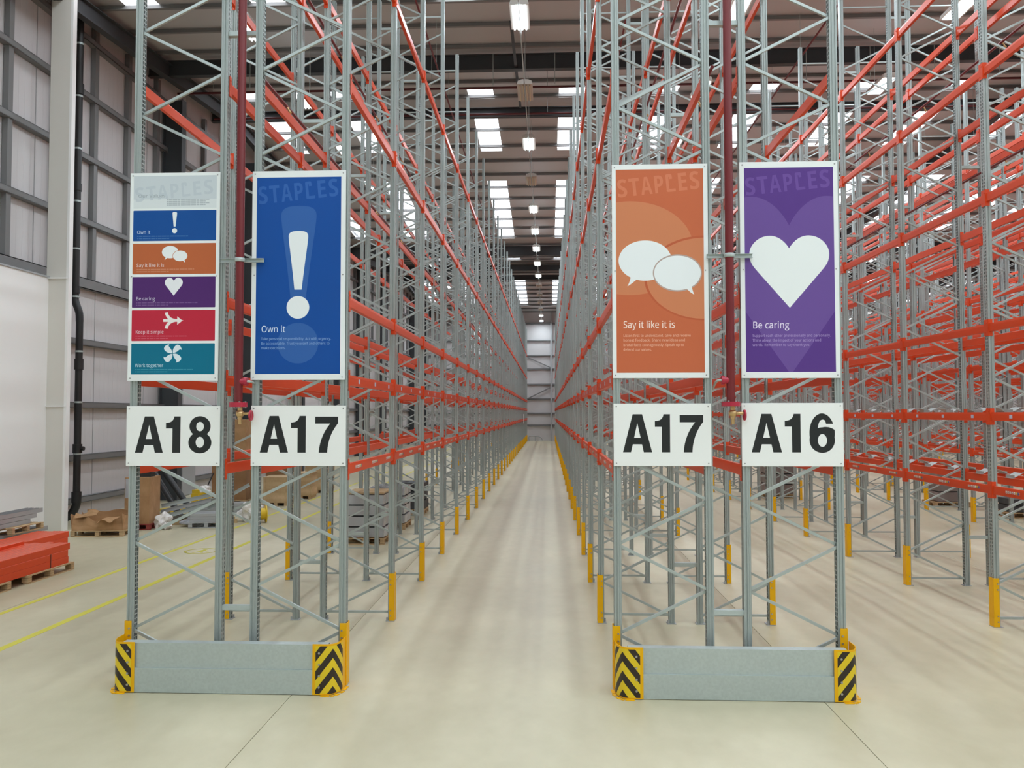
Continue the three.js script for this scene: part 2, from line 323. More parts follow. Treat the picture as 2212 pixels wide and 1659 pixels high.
const basePlate = join([box(0.13, 0.008, 0.14, -0.045, 0.004, 0), new THREE.CylinderGeometry(0.012, 0.012, 0.05, 8).translate(-0.095, 0.03, 0.05)]);
const RW = 1.085, IN = RW / 2 - 0.045, STEP = 0.49, ANG = Math.atan2(STEP, 2 * IN), LEN = Math.hypot(STEP, 2 * IN);
function channel(L, w = 0.029, d = 0.026) { return join([box(L, w, 0.003, 0, 0, d / 2), box(L, 0.003, d, 0, w / 2, 0), box(L, 0.003, d, 0, -w / 2, 0)]); }
const braceGeo = channel(LEN), braceFlat = channel(2 * IN);
const BR = [];   // [y of the middle, slope sign, z offset]
for (let k = 0; k < 23; k++) BR.push([0.1 + STEP * (k + 0.5), k % 2 ? -1 : 1, k % 2 ? -0.015 : 0.013]);
const frameGeo = (s) => {
  const g = [];
  for (const q of [1, -1]) g.push(postPlain.clone().rotateY(q > 0 ? 0 : Math.PI).translate(q * RW / 2, 0, 0));
  for (const [y, d, z] of BR) g.push(braceGeo.clone().rotateZ(d * s * ANG).translate(0, y, z));
  g.push(braceFlat.clone().translate(0, 0.12, 0), braceFlat.clone().translate(0, 11.75, 0));
  return join(g);
};
const frameFar = { 1: frameGeo(1), '-1': frameGeo(-1) };
const beamPts = [[-0.025, -0.06], [0.02, -0.06], [0.025, -0.055], [0.025, 0.03], [0.021, 0.06], [-0.02, 0.06], [-0.025, 0.055]];
const beamGeo = plate(beamPts, 2.694).translate(0, 0, -1.347);          // outer face to +x
const connGeo = join([box(0.006, 0.235, 0.054, 0.035, 0, 1.376), box(0.058, 0.235, 0.006, 0.006, 0, 1.3455), new THREE.CylinderGeometry(0.009, 0.009, 0.01, 8).rotateZ(Math.PI / 2).translate(0.04, 0.07, 1.376)]);
const connBack = connGeo.clone().rotateX(Math.PI);
const supportGeo = join([box(0.14, 0.004, 0.24).rotateZ(0.5).translate(0.07, 0.045, 0), box(0.004, 0.05, 0.24, 0.0, 0.02, 0), box(0.05, 0.004, 0.24, -0.025, 0.0, 0)]);
const guardGeo = join([box(0.006, 0.69, 0.126, 0.012, 0.345, 0), box(0.075, 0.69, 0.006, -0.026, 0.345, 0.06), box(0.075, 0.69, 0.006, -0.026, 0.345, -0.06), tube([0.012, 0, 0.06], [0.012, 0.69, 0.06], 0.005, 8), tube([0.012, 0, -0.06], [0.012, 0.69, -0.06], 0.005, 8)]);
const boltGeo = join([0.08, 0.16, 0.53, 0.61].map((y) => new THREE.CylinderGeometry(0.011, 0.011, 0.016, 8).rotateX(Math.PI / 2).translate(-0.04, y, 0.067)));
const spacerGeo = join([box(0.325, 0.05, 0.004, 0, 0, 0.03), box(0.325, 0.004, 0.06, 0, 0.025, 0), box(0.325, 0.004, 0.06, 0, -0.025, 0)]);
const bayGeo = {};
function bayFar(levels) {
  const key = levels.join();
  if (!bayGeo[key]) { const g = []; for (const y of levels) for (const q of [1, -1]) for (const b of [beamGeo, connGeo, connBack]) g.push(b.clone().rotateY(q > 0 ? 0 : Math.PI).translate(q * (RW / 2 - 0.03), y, 0)); bayGeo[key] = join(g); }
  return bayGeo[key];
}
// rack labels: rows of small printed location plates
const stripMap = canvasMap(256, 32, (c, w, h) => {
  c.fillStyle = '#c8452c'; c.fillRect(0, 0, w, h);
  for (let i = 0; i < 7; i++) { const x = 5 + i * 36; c.fillStyle = ['#e4dcd0', '#d9d2c8', '#e8e2da', '#cfc9c4', '#f2eee6', '#d8d46a', '#5a78b0'][i]; c.fillRect(x, 4, 28, 24); c.fillStyle = '#444'; for (let k = 0; k < 5; k++) c.fillRect(x + 4 + k * 4.4, 14, 2, 11); }
});
M.strip = std('printed location strip', lin(1, 1, 1), 0.5, 0, { map: stripMap });
M.smallLabel = std('small location label', lin(0.5, 0.55, 0.68), 0.5);
const stripGeo = box(0.004, 0.045, 0.34), labelGeo = box(0.004, 0.05, 0.07);
const LOW = [2.39, 3.4, 4.3, 6.8, 9.22], HIGH = [1.93, 2.97, 4.24, 6.11, 7.96, 9.82];
function rackRow(cfg) {
  const { label, x0, side, levels, frames, bays, guards, spacers } = cfg, xc = x0 + RW / 2;
  const R = thing('pallet_rack', label, 'rack', [xc, 0, 0], 0, 'rows of empty pallet racking');
  const far = [], farG = [], farS = [];
  for (let k = 0; k < NF; k++) {
    const z = -BAY * k - 0.05;
    if (k >= frames[0] && k < frames[1]) {
      for (const q of [1, -1]) { const p = part('upright_post', k < 6 ? postFine : postPlain, M.zincPost, R, [q * RW / 2, 0, z], [0, q > 0 ? 0 : Math.PI, 0]); part('base_plate', basePlate, M.zincDull, p); }
      for (const [y, d, dz] of BR) part('brace', braceGeo, M.zincBright, R, [0, y, z + dz], [0, 0, d * side * ANG]);
      part('brace', braceFlat, M.zincBright, R, [0, 0.12, z - 0.012]); part('brace', braceFlat, M.zincBright, R, [0, 11.75, z]);
    } else far.push(at4(0, 0, z));
    const gx = side * RW / 2, gr = side > 0 ? 0 : Math.PI;
    if (k >= guards[0] && k < guards[1]) { const g = part('column_guard', guardGeo, M.guard, R, [gx, 0, z], [0, gr, 0]); if (k < 9) { const b = part('guard_bolt', boltGeo, M.screw, g); if (side < 0) b.rotation.set(0, 0, 0), b.position.z = -0.134; } }
    else farG.push(at4(gx, 0, z, gr));
    if (spacers) for (const y of [0.84, 7.4, 11.5]) if (k < 7) part('row_spacer', spacerGeo, M.zinc, R, [RW / 2 + 0.1625, y, z]); else farS.push(at4(RW / 2 + 0.1625, y, z));
  }
  many('upright_frame', frameFar[side], M.zincPost, R, far); many('column_guard', guardGeo, M.guard, R, farG); many('row_spacer', spacerGeo, M.zinc, R, farS);
  const farB = [], farP = [];
  for (let k = 0; k < NB; k++) {
    const z = -BAY * k - 0.05 - BAY / 2, near = k >= bays[0] && k < bays[1];
    if (!near) farB.push(at4(0, 0, z));
    levels.forEach((y, i) => {
      if (near) for (const q of [1, -1]) {
        const b = part('shelf_beam', beamGeo, M.orange, R, [q * (RW / 2 - 0.03), y, z], [0, q > 0 ? 0 : Math.PI, 0]);
        part('beam_connector', connGeo, M.orange, b); part('beam_connector', connBack, M.orange, b);
        if (q === side && k < 7) for (const dz of [-0.95, -0.05, 0.85]) { if (i === 0) part('location_strip', stripGeo, M.strip, b, [0.027, 0.005, dz]); else if (i === 1) part('location_label', labelGeo, M.smallLabel, b, [0.026, 0.0, dz]); }
      }
      if (i < 2 && levels === HIGH) for (const dz of [-0.9, 0, 0.9]) if (near && k < 6) part('pallet_stop', supportGeo, M.zinc, R, [-side * (RW / 2 - 0.03), y + 0.062, z + dz], [0, side > 0 ? Math.PI : 0, 0]); else farP.push(at4(-side * (RW / 2 - 0.03), y + 0.062, z + dz, side > 0 ? Math.PI : 0));
    });
  }
  many('shelf_beam', bayFar(levels), M.orange, R, farB); many('pallet_stop', supportGeo, M.zinc, R, farP);
  return R;
}
rackRow({ label: 'galvanised pallet rack row behind the A18 sign, next to the yellow walkway lines', x0: -4.752, side: -1, levels: LOW, frames: [0, 11], bays: [0, 12], guards: [0, 29], spacers: true });
rackRow({ label: 'galvanised pallet rack row behind the blue poster, left side of the central aisle', x0: -3.342, side: 1, levels: LOW, frames: [0, 11], bays: [0, 12], guards: [0, 29] });
rackRow({ label: 'galvanised pallet rack row behind the orange speech-bubble poster, right side of the central aisle', x0: 0.7216, side: -1, levels: LOW, frames: [0, 11], bays: [0, 12], guards: [0, 29], spacers: true });
rackRow({ label: 'galvanised pallet rack row behind the purple heart poster and A16 sign', x0: 2.1316, side: 1, levels: LOW, frames: [0, 11], bays: [0, 12], guards: [0, 29] });
let rowN = 0;
for (let n = 1; n <= 6; n++) for (const s of [-1, 1]) {
  const near = n === 1;
  const fr = n === 1 ? [1, 9] : n === 2 ? [3, 8] : [0, 0];
  rackRow({ label: `${ORD[rowN++]} pallet rack row across the aisle to the right of the A16 sign`, x0: 0.7216 + 5.485 * n + (n === 1 ? 0.075 : 0.03) + (s > 0 ? 1.41 : 0), side: s, levels: HIGH, frames: fr, bays: n === 1 ? [0, 10] : n === 2 ? [3, 9] : [0, 0], guards: n === 1 ? [0, 20] : n === 2 ? [2, 14] : n === 3 ? [5, 14] : [0, 0], spacers: s < 0 });
}
// in-rack sprinkler pipes in the gaps between back-to-back rows
for (const [x, where] of [[-3.505, 'between the A18 and left A17 racks'], [1.966, 'between the right A17 and A16 racks'], [7.45, 'between the first two racks right of the A16 sign']])
  for (const [y, h] of [[7.15, 'lower'], [9.1, 'upper']]) {
    const t = thing('sprinkler_pipe', `${h} dark red in-rack sprinkler pipe ${where}`, 'pipe', [x, y, 0]);
    part('pipe_run', tube([0, 0, -0.6], [0, 0, -78], 0.022, 8), M.red, t);
    for (let k = 0; k < 10; k++) part('sprinkler_head', [tube([0, 0, -1.6 - 2.8 * k], [0.05, -0.08, -1.6 - 2.8 * k], 0.012, 8), new THREE.CylinderGeometry(0.025, 0.012, 0.03, 10).translate(0.05, -0.09, -1.6 - 2.8 * k)], M.brass, t);
  }
for (const [x, lab] of [[-3.35, 'left of the central aisle'], [2.1, 'right of the central aisle'], [7.5, 'above the second rack pair']]) {
  const t = thing('roof_sprinkler_pipe', `thin dark red roof sprinkler pipe running lengthwise ${lab}`, 'pipe', [x, 13.55, 0]);
  part('pipe_run', tube([0, 0, 20], [0, 0, -79], 0.028, 8), M.red, t);
  for (let z = 18; z > -78; z -= 3) part('pipe_hanger', tube([0, 0, z], [0, roofY(z) - 13.57, z], 0.006, 5), M.zinc, t);
}
for (const [z, lab] of [[-19.2, 'nearer'], [-22.4, 'farther']]) {
  const t = thing('roof_sprinkler_main', `${lab} dark red sprinkler main running crosswise under the first ridge`, 'pipe', [0, roofY(z) - 0.75, z]);
  part('pipe_run', tube([XL + 0.3, 0, 0], [XR - 0.5, 0, 0], 0.04, 10), M.redDark, t);
  for (let x = -12; x < XR - 1; x += 6) part('pipe_hanger', tube([x, 0, 0], [x, 0.75, 0], 0.008, 5), M.zinc, t);
}

// ---------------------------------------------------------------- signs and posters
function boardThing(name, label, category, cx, cy, w, h, map, z = 0.02) {
  const t = thing(name, label, category, [cx, cy - h / 2, z], 0, name === 'aisle_sign' ? 'aisle number signs' : 'value posters');
  part('board', plate([[-w / 2, 0], [w / 2, 0], [w / 2, h], [-w / 2, h]], 0.008, 0.001), M.board, t, [0, 0, -0.008]);
  const face = new THREE.PlaneGeometry(w - 0.004, h - 0.004);
  const m = new THREE.MeshPhysicalMaterial({ map, roughness: 0.32, specularIntensity: 0.55 }); m.name = label.split(' ')[0] + ' print';
  part('printed_face', face, m, t, [0, h / 2, 0.0006]);
  const sg = new THREE.CylinderGeometry(0.007, 0.008, 0.005, 10).rotateX(Math.PI / 2);
  const ys = name === 'aisle_sign' ? [0.03, h - 0.03] : [0.03, h / 2, h - 0.03];
  for (const sx of [-1, 1]) for (const y of ys) part('fixing_screw', sg, M.screw, t, [sx * (w / 2 - 0.03), y, 0.003]);
  const bg = box(0.05, 0.04, 0.0105);
  for (const sx of [-1, 1]) for (const y of [0.06, h - 0.06]) part('mounting_clip', bg, M.zincDull, t, [sx * (w / 2 - 0.06), y, -0.0138]);
  return t;
}
const INK = '#2b2e2e';
// heavy condensed figures drawn as outlines, in a 100-high box
function glyph(c, ch, x, y, s) {
  c.save(); c.translate(x, y); c.scale(s, s * 0.99); c.fillStyle = INK; c.beginPath();
  if (ch === 'A') { c.moveTo(0, 0); c.lineTo(26, -100); c.lineTo(51, -100); c.lineTo(77, 0); c.lineTo(55, 0); c.lineTo(50.5, -21); c.lineTo(26, -21); c.lineTo(21, 0); c.closePath(); c.moveTo(29.5, -38); c.lineTo(47, -38); c.lineTo(38.3, -77); c.closePath(); }
  if (ch === '1') { c.moveTo(18, 0); c.lineTo(40, 0); c.lineTo(40, -100); c.lineTo(23, -100); c.bezierCurveTo(21, -87, 12, -82, 0, -82); c.lineTo(0, -67); c.lineTo(18, -67); c.closePath(); }
  if (ch === '7') { c.moveTo(0, -98); c.lineTo(62, -98); c.lineTo(62, -80); c.bezierCurveTo(44, -58, 34, -30, 33, 0); c.lineTo(10, 0); c.bezierCurveTo(12, -30, 23, -58, 41, -79); c.lineTo(0, -79); c.closePath(); }
  if (ch === '8') {
    c.ellipse(31.5, -72.5, 29, 28, 0, 0, 7); c.closePath(); c.moveTo(63, -28); c.ellipse(31.5, -28, 31.5, 29.5, 0, 0, 7); c.closePath(); c.fill();
    c.fillStyle = '#f2f4f2'; c.beginPath(); c.ellipse(31.5, -72, 10.5, 13, 0, 0, 7); c.closePath(); c.moveTo(43, -29); c.ellipse(31.5, -29, 11.5, 15, 0, 0, 7); c.closePath();
  }
  if (ch === '6') {
    c.ellipse(32, -50, 32, 51, 0, 0, 7); c.closePath(); c.fill();
    c.fillStyle = '#f2f4f2'; c.beginPath(); c.ellipse(32.5, -30, 11.5, 16, 0, 0, 7); c.closePath();
    c.moveTo(21, -57); c.bezierCurveTo(22, -78, 27, -85, 34, -85); c.bezierCurveTo(39, -85, 41, -82, 42, -74); c.lineTo(70, -74); c.lineTo(70, -52); c.bezierCurveTo(60, -64, 50, -66, 40, -66); c.bezierCurveTo(32, -66, 25, -62, 21, -57); c.closePath(); c.fill();
    c.fillStyle = INK; c.beginPath(); c.ellipse(32, -32, 32, 33, 0, 0, 7); c.closePath(); c.fill();
    c.fillStyle = '#f2f4f2'; c.beginPath(); c.ellipse(32.5, -31, 11.5, 16.5, 0, 0, 7); c.closePath();
  }
  c.fill(); c.restore();
}
function aisleMap(text) {
  return canvasMap(642, 404, (c, w, h) => {
    c.fillStyle = '#f2f4f2'; c.fillRect(0, 0, w, h);
    const s = 2.5, base = 316; glyph(c, 'A', 60, base, s); glyph(c, '1', 272, base, s); glyph(c, text[2], text[2] === '7' ? 436 : 428, base, s);
  });
}
const S1 = 1.0045, sx = (x) => x * S1, sy = (y) => 3.022 + (y - 3.022) * S1;
boardThing('aisle_sign', 'white aisle sign reading A18 in bold black figures', 'sign', sx(-4.22), sy(2.769), 1.078, 0.674, aisleMap('A18'));
boardThing('aisle_sign', 'white aisle sign reading A17 below the blue poster', 'sign', sx(-2.792), sy(2.773), 1.078, 0.676, aisleMap('A17'));
boardThing('aisle_sign', 'white aisle sign reading A17 below the orange poster', 'sign', sx(1.25), sy(2.785), 1.066, 0.686, aisleMap('A17'));
boardThing('aisle_sign', 'white aisle sign reading A16 below the purple poster', 'sign', sx(2.657), sy(2.787), 1.095, 0.69, aisleMap('A16'));

function brand(c, x0, x1, y, drop, h, color) {   // faint tilted lettering across the top, the L drawn as a bent staple
  const W = x1 - x0, ang = Math.atan2(-drop, W);
  c.save(); c.translate(x0, y); c.rotate(ang); c.fillStyle = color; c.strokeStyle = color;
  const cell = W / 7.0; c.font = 'bold 100px sans-serif';
  [...'STAP', null, ...'ES'].forEach((ch, i) => {
    const gx = cell * (i + 0.04) - (i > 4 ? cell * 0.05 : 0);
    if (ch === null) { c.lineWidth = h * 0.16; c.lineJoin = 'round'; c.beginPath(); c.moveTo(gx + cell * 0.5, -h * 0.72); c.lineTo(gx + cell * 0.48, -h * 0.92); c.lineTo(gx + cell * 0.2, -h * 0.92); c.lineTo(gx + cell * 0.2, -h * 0.08); c.lineTo(gx + cell * 0.82, -h * 0.08); c.stroke(); return; }
    const m = c.measureText(ch).width; c.save(); c.translate(gx, 0); c.scale(cell * 0.92 / m, h / 72); c.fillText(ch, 0, 0); c.restore();
  });
  c.restore();
}
function text(c, s, x, y, size, color, width) { c.font = `${size}px sans-serif`; c.fillStyle = color; if (width) { const m = c.measureText(s).width; c.save(); c.translate(x, y); c.scale(width / m, 1); c.fillText(s, 0, 0); c.restore(); } else c.fillText(s, x, y); }
function heart(c, cx, notch, left, right, top, tip, color) {
  const r = (right - left) / 2, k = tip - notch; c.fillStyle = color; c.beginPath(); c.moveTo(cx, notch);
  c.bezierCurveTo(cx - r * 0.1, notch - (notch - top) * 0.55, cx - r * 0.28, top, cx - r * 0.48, top);
  c.bezierCurveTo(cx - r * 0.78, top, cx - r, top + k * 0.16, cx - r, top + k * 0.31);
  c.bezierCurveTo(cx - r, top + k * 0.45, cx - r * 0.9, top + k * 0.52, cx - r * 0.8, top + k * 0.6);
  c.lineTo(cx, tip); c.lineTo(cx + r * 0.8, top + k * 0.6);
  c.bezierCurveTo(cx + r * 0.9, top + k * 0.52, cx + r, top + k * 0.45, cx + r, top + k * 0.31);
  c.bezierCurveTo(cx + r, top + k * 0.16, cx + r * 0.78, top, cx + r * 0.48, top);
  c.bezierCurveTo(cx + r * 0.28, top, cx + r * 0.1, notch - (notch - top) * 0.55, cx, notch); c.closePath(); c.fill();
}
function bubbleTail(c, a, b, d, color) { c.fillStyle = color; c.beginPath(); c.moveTo(...a); c.quadraticCurveTo((a[0] + b[0]) / 2 + (b[0] > a[0] ? -4 : 6), (a[1] + b[1]) / 2 + 10, ...b); c.quadraticCurveTo((d[0] + b[0]) / 2 - 4, (d[1] + b[1]) / 2 + 10, ...d); c.closePath(); c.fill(); }
function bubbles(c, k, ox, oy, gap) {
  const W = '#eef3f5'; c.save(); c.translate(ox, oy); c.scale(k, k);
  c.fillStyle = W; c.beginPath(); c.ellipse(283, 765, 197, 147, 0, 0, 7); c.fill(); bubbleTail(c, [178, 868], [150, 952], [232, 892], W);
  c.fillStyle = gap; c.beginPath(); c.ellipse(522, 857, 182, 136, 0, 0, 7); c.fill();
  c.fillStyle = W; c.beginPath(); c.ellipse(522, 857, 173, 126, 0, 0, 7); c.fill(); bubbleTail(c, [578, 958], [645, 1016], [622, 930], W);
  c.restore();
}
function exclaim(c, cx, top, wTop, wBot, bottom, dotY, r, color) {
  c.fillStyle = color; c.beginPath(); const q = wTop * 0.5;
  c.moveTo(cx - wBot, bottom); c.bezierCurveTo(cx - wBot - (wTop - wBot) * 0.5, bottom - (bottom - top) * 0.5, cx - wTop, top + q * 2.2, cx - wTop, top + q * 1.1);
  c.bezierCurveTo(cx - wTop, top + q * 0.2, cx - wTop * 0.6, top, cx, top); c.bezierCurveTo(cx + wTop * 0.6, top, cx + wTop, top + q * 0.2, cx + wTop, top + q * 1.1);
  c.bezierCurveTo(cx + wTop, top + q * 2.2, cx + wBot + (wTop - wBot) * 0.5, bottom - (bottom - top) * 0.5, cx + wBot, bottom); c.closePath(); c.fill();
  c.beginPath(); c.arc(cx, dotY, r, 0, 7); c.fill();
}
function poster(x0, x1, y0, y1, inner, bg, draw) {
  return canvasMap(840, 1896, (c, w, h) => {
    c.fillStyle = '#eef2f2'; c.fillRect(0, 0, w, h);
    c.scale(w / (x1 - x0), h / (y1 - y0)); c.translate(-x0, -y0);
    c.save(); c.beginPath(); c.rect(...inner); c.clip(); c.fillStyle = bg; c.fillRect(...inner); draw(c); c.restore();
  });
}
const blueMap = poster(42, 757, 28, 1628, [75, 75, 648, 1510], '#144f9f', (c) => {
  brand(c, 82, 722, 282, 62, 135, 'rgba(92,128,200,0.42)');
  exclaim(c, 400, 297, 135, 58, 1010, 1350, 155, '#3564ab');
  exclaim(c, 398, 490, 75, 28, 941, 1077, 87, '#eef3f5');
  text(c, 'Own it', 118, 1266, 70, '#dfe9f7', 186);
  ['Take personal responsibility. Act with urgency.', 'Be accountable. Trust yourself and others to', 'make decisions.'].forEach((s, i) => text(c, s, 118, 1326 + i * 35, 27, '#93b2dc', [537, 525, 190][i]));
});
const orangeMap = poster(40, 748, 62, 1617, [68, 96, 650, 1484], '#c86a46', (c) => {
  brand(c, 76, 712, 302, 62, 130, 'rgba(228,150,118,0.45)');
  c.fillStyle = '#d0835c'; c.beginPath(); c.ellipse(170, 673, 470, 343, 0, 0, 7); c.fill();
  c.fillStyle = '#c0603e'; c.beginPath(); c.ellipse(722, 895, 446, 308, 0, 0, 7); c.fill();
  c.fillStyle = '#d0835c'; c.beginPath(); c.ellipse(724, 897, 430, 295, 0, 0, 7); c.fill();
  bubbles(c, 1, 0, 0, '#b9a59e');
  text(c, 'Say it like it is', 117, 1256, 70, '#fbe9df', 385);
  ['Listen first to understand. Give and receive', 'honest feedback. Share new ideas and', 'brutal facts courageously. Speak up to', 'defend our values.'].forEach((s, i) => text(c, s, 117, 1320 + i * 34, 27, '#ecb9a0', [500, 458, 450, 212][i]));
});
const purpleMap = poster(30, 757, 30, 1612, [62, 72, 664, 1498], '#5a3a88', (c) => {
  brand(c, 66, 722, 276, 60, 130, 'rgba(140,112,186,0.38)');
  heart(c, 394, 500, -190, 978, 285, 1590, '#6d5199');
  heart(c, 392, 668, 95, 688, 574, 1103, '#eef3f3');
  text(c, 'Be caring', 112, 1252, 70, '#eee6f7', 274);
  ['Support each other professionally and personally.', 'Think about the impact of your actions and', 'words. Remember to say thank you.'].forEach((s, i) => text(c, s, 112, 1314 + i * 34, 27, '#b49fd2', [580, 508, 428][i]));
});
const valuesMap = canvasMap(840, 1896, (c, w, h) => {
  c.fillStyle = '#edf2f2'; c.fillRect(0, 0, w, h); c.scale(w / 196, h / 450); c.translate(-279, -373);
  c.fillStyle = '#ccd5da'; c.fillRect(286, 379, 182, 66); c.fillStyle = '#dde4e6'; c.fillRect(286, 430, 182, 20);
  brand(c, 288, 466, 436, 18, 31, 'rgba(186,197,205,0.55)');
  text(c, 'Our Values', 296, 426, 9.5, '#9aa5ac', 60);
  const faint = (x, y, n, color, wd) => { c.fillStyle = color; let q = x; for (let i = 0; i < n; i++) { const l = 3 + ((i * 37) % 5) * 2; if (q + l > x + wd) break; c.fillRect(q, y, l, 2.2); q += l + 1.2; } };
  for (let i = 0; i < 4; i++) faint(359, 430 + i * 4, 20, '#b3bdc3', 101 - (i % 2) * 8);
  const P = [['#17519a', 454.5, 'Own it', 29], ['#be673f', 526.5, 'Say it like it is', 61], ['#532c6e', 599, 'Be caring', 42], ['#c32c42', 671, 'Keep it simple', 62], ['#06728f', 743, 'Work together', 62]];
  P.forEach(([bg, y, s, wd], i) => {
    c.fillStyle = bg; c.beginPath(); c.roundRect(286, y, 182, 66.5, 1.5); c.fill();
    text(c, s, 294.5, y + 50.5, 10.5, 'rgba(235,238,245,0.85)', wd);
    const f = 'rgba(255,255,255,0.22)'; faint(295, y + 55, 40, f, 120 + (i % 3) * 9); faint(295, y + 60, 24, f, 78);
  });
  exclaim(c, 377, 458, 5, 2.2, 490, 499, 5.6, '#eef3f5');
  c.save(); c.beginPath(); c.rect(286, 527, 182, 66); c.clip(); bubbles(c, 0.092, 342, 475, '#be673f'); c.restore();
  heart(c, 377, 608, 357.5, 396.5, 601, 640, '#eef0f5');
  // merging arrow
  c.strokeStyle = c.fillStyle = '#f3eeec'; c.lineWidth = 6; c.beginPath(); c.moveTo(355, 693.5); c.lineTo(388, 693.5); c.stroke();
  c.lineWidth = 6.5; c.beginPath(); c.moveTo(361.5, 676); c.quadraticCurveTo(365, 691, 380, 693.5); c.quadraticCurveTo(365, 696, 361.5, 711); c.stroke();
  c.beginPath(); c.moveTo(385.5, 684.5); c.lineTo(397, 694); c.lineTo(385.5, 703); c.closePath(); c.fill();
  // four arms joining in a cross
  for (let k = 0; k < 4; k++) { c.save(); c.translate(376.5, 764.5); c.rotate(Math.PI / 4 + k * Math.PI / 2); c.fillStyle = '#e3edf4'; c.beginPath(); c.moveTo(1, 0); c.bezierCurveTo(5, -6, 12, -8.5, 19, -7); c.bezierCurveTo(24, -5, 24, 3, 19, 9); c.bezierCurveTo(19, 6, 17.5, 4.5, 14, 4.5); c.bezierCurveTo(9, 4.5, 5, 3, 1, 0); c.closePath(); c.fill(); c.restore(); }
});
boardThing('value_poster', 'tall white poster of five coloured bands above the A18 sign', 'poster', sx(-4.235), sy(4.577), 1.045, 2.382, valuesMap);
boardThing('value_poster', 'tall blue poster with a white exclamation mark', 'poster', sx(-2.806), sy(4.581), 1.073, 2.376, blueMap);
boardThing('value_poster', 'tall orange poster with two white speech bubbles', 'poster', sx(1.239), sy(4.594), 1.056, 2.382, orangeMap);
boardThing('value_poster', 'tall purple poster with a large white heart', 'poster', sx(2.648), sy(4.597), 1.068, 2.395, purpleMap);

for (const [x, z, lab] of [[-2.232, -65, 'left'], [0.695, -70, 'right']]) { const t = thing('bay_board', `small white board fixed far down the ${lab} side of the central aisle`, 'sign', [x, 2.1, z]); part('board', box(0.012, 0.85, 1.3, 0, 0.425, 0), M.board, t); part('fixing_clip', box(0.03, 0.05, 0.08, x < 0 ? -0.02 : 0.02, 0.425, 0), M.zincDull, t); }

// ---------------------------------------------------------------- sprinkler risers in front of the gaps
for (const [x, label, sd] of [[-3.465, 'dark red sprinkler riser with brass valve between the A18 and left A17 signs', 1], [1.99, 'dark red sprinkler riser with brass valve between the right A17 and A16 signs', -1]]) {
  const t = thing('sprinkler_riser', label, 'pipe', [x, 0, 0.09], 0, 'sprinkler risers');
  part('riser_pipe', tube([0, 3.14, 0], [0, 13.8, 0], 0.046, 20), M.red, t);
  const fl = part('flange', new THREE.CylinderGeometry(0.1, 0.1, 0.05, 24), M.redBright, t, [0, 3.12, 0]);
  for (let k = 0; k < 6; k++) part('flange_bolt', new THREE.CylinderGeometry(0.012, 0.012, 0.075, 6), M.screw, fl, [0.08 * Math.cos(k * Math.PI / 3), 0, 0.08 * Math.sin(k * Math.PI / 3)]);
  part('drain_valve', [tube([0.02, 3.1, 0], [0.02, 2.96, 0], 0.028, 12), new THREE.SphereGeometry(0.045, 16, 12).translate(0.02, 3.02, 0), tube([0.02, 3.02, 0], [0.13, 3.02, 0], 0.018, 10), tube([0.02, 2.97, 0], [0.02, 2.9, 0], 0.018, 10)], M.brass, t);
  part('valve_handle', [new THREE.TorusGeometry(0.05, 0.012, 8, 20).rotateY(Math.PI / 2).translate(0.145, 3.0, 0), box(0.014, 0.1, 0.02, 0.145, 3.0, 0)], M.redBright, t);
  part('branch_tee', [tube([0, 3.38, 0], [sd * 0.075, 3.38, 0], 0.04, 14), tube([sd * 0.07, 3.38, 0], [sd * 0.1, 3.38, 0], 0.05, 14)], M.redBright, t);
  part('branch_pipe', bent([[sd * 0.09, 3.38, 0], [sd * 0.13, 3.38, -0.02], [sd * 0.14, 3.35, -0.14], [sd * 0.09, 3.3, -0.5]], 0.014, 20, 8), M.zinc, t);
  const b = part('strut_bracket', [box(0.5, 0.042, 0.003, 0.01, 4.75, -0.047), box(0.5, 0.003, 0.03, 0.01, 4.771, -0.034), box(0.5, 0.003, 0.03, 0.01, 4.729, -0.034)], M.zinc, t);
  part('pipe_clamp', [new THREE.TorusGeometry(0.05, 0.008, 8, 24).rotateX(Math.PI / 2).scale(1, 3, 1).translate(0, 4.75, 0)], M.zinc, b);
  const b2 = part('strut_bracket', [box(0.5, 0.042, 0.003, 0.01, 7.9, -0.047), box(0.5, 0.003, 0.03, 0.01, 7.921, -0.034), box(0.5, 0.003, 0.03, 0.01, 7.879, -0.034)], M.zinc, t);
}

// ---------------------------------------------------------------- end barriers with hazard-striped corners
const chevMap = canvasMap(512, 640, (c, w, h) => {
  c.fillStyle = '#e3c51c'; c.fillRect(0, 0, w, h); c.fillStyle = '#2a2019';
  const apex = w * 0.52, st = h / 2.55;                          // apex where the plate bends
  for (let k = -2; k < 5; k++) {
    const y = k * st + h * 0.06, d = st * 0.5;
    c.beginPath(); c.moveTo(0, y + apex * 1.12); c.lineTo(apex, y); c.lineTo(w, y + (w - apex) * 1.25); c.lineTo(w, y + (w - apex) * 1.25 + d); c.lineTo(apex, y + d); c.lineTo(0, y + apex * 1.12 + d); c.closePath(); c.fill();
  }
});
M.chevron = std('yellow and black chevron sticker', lin(1, 1, 1), 0.35, 0, { map: chevMap });
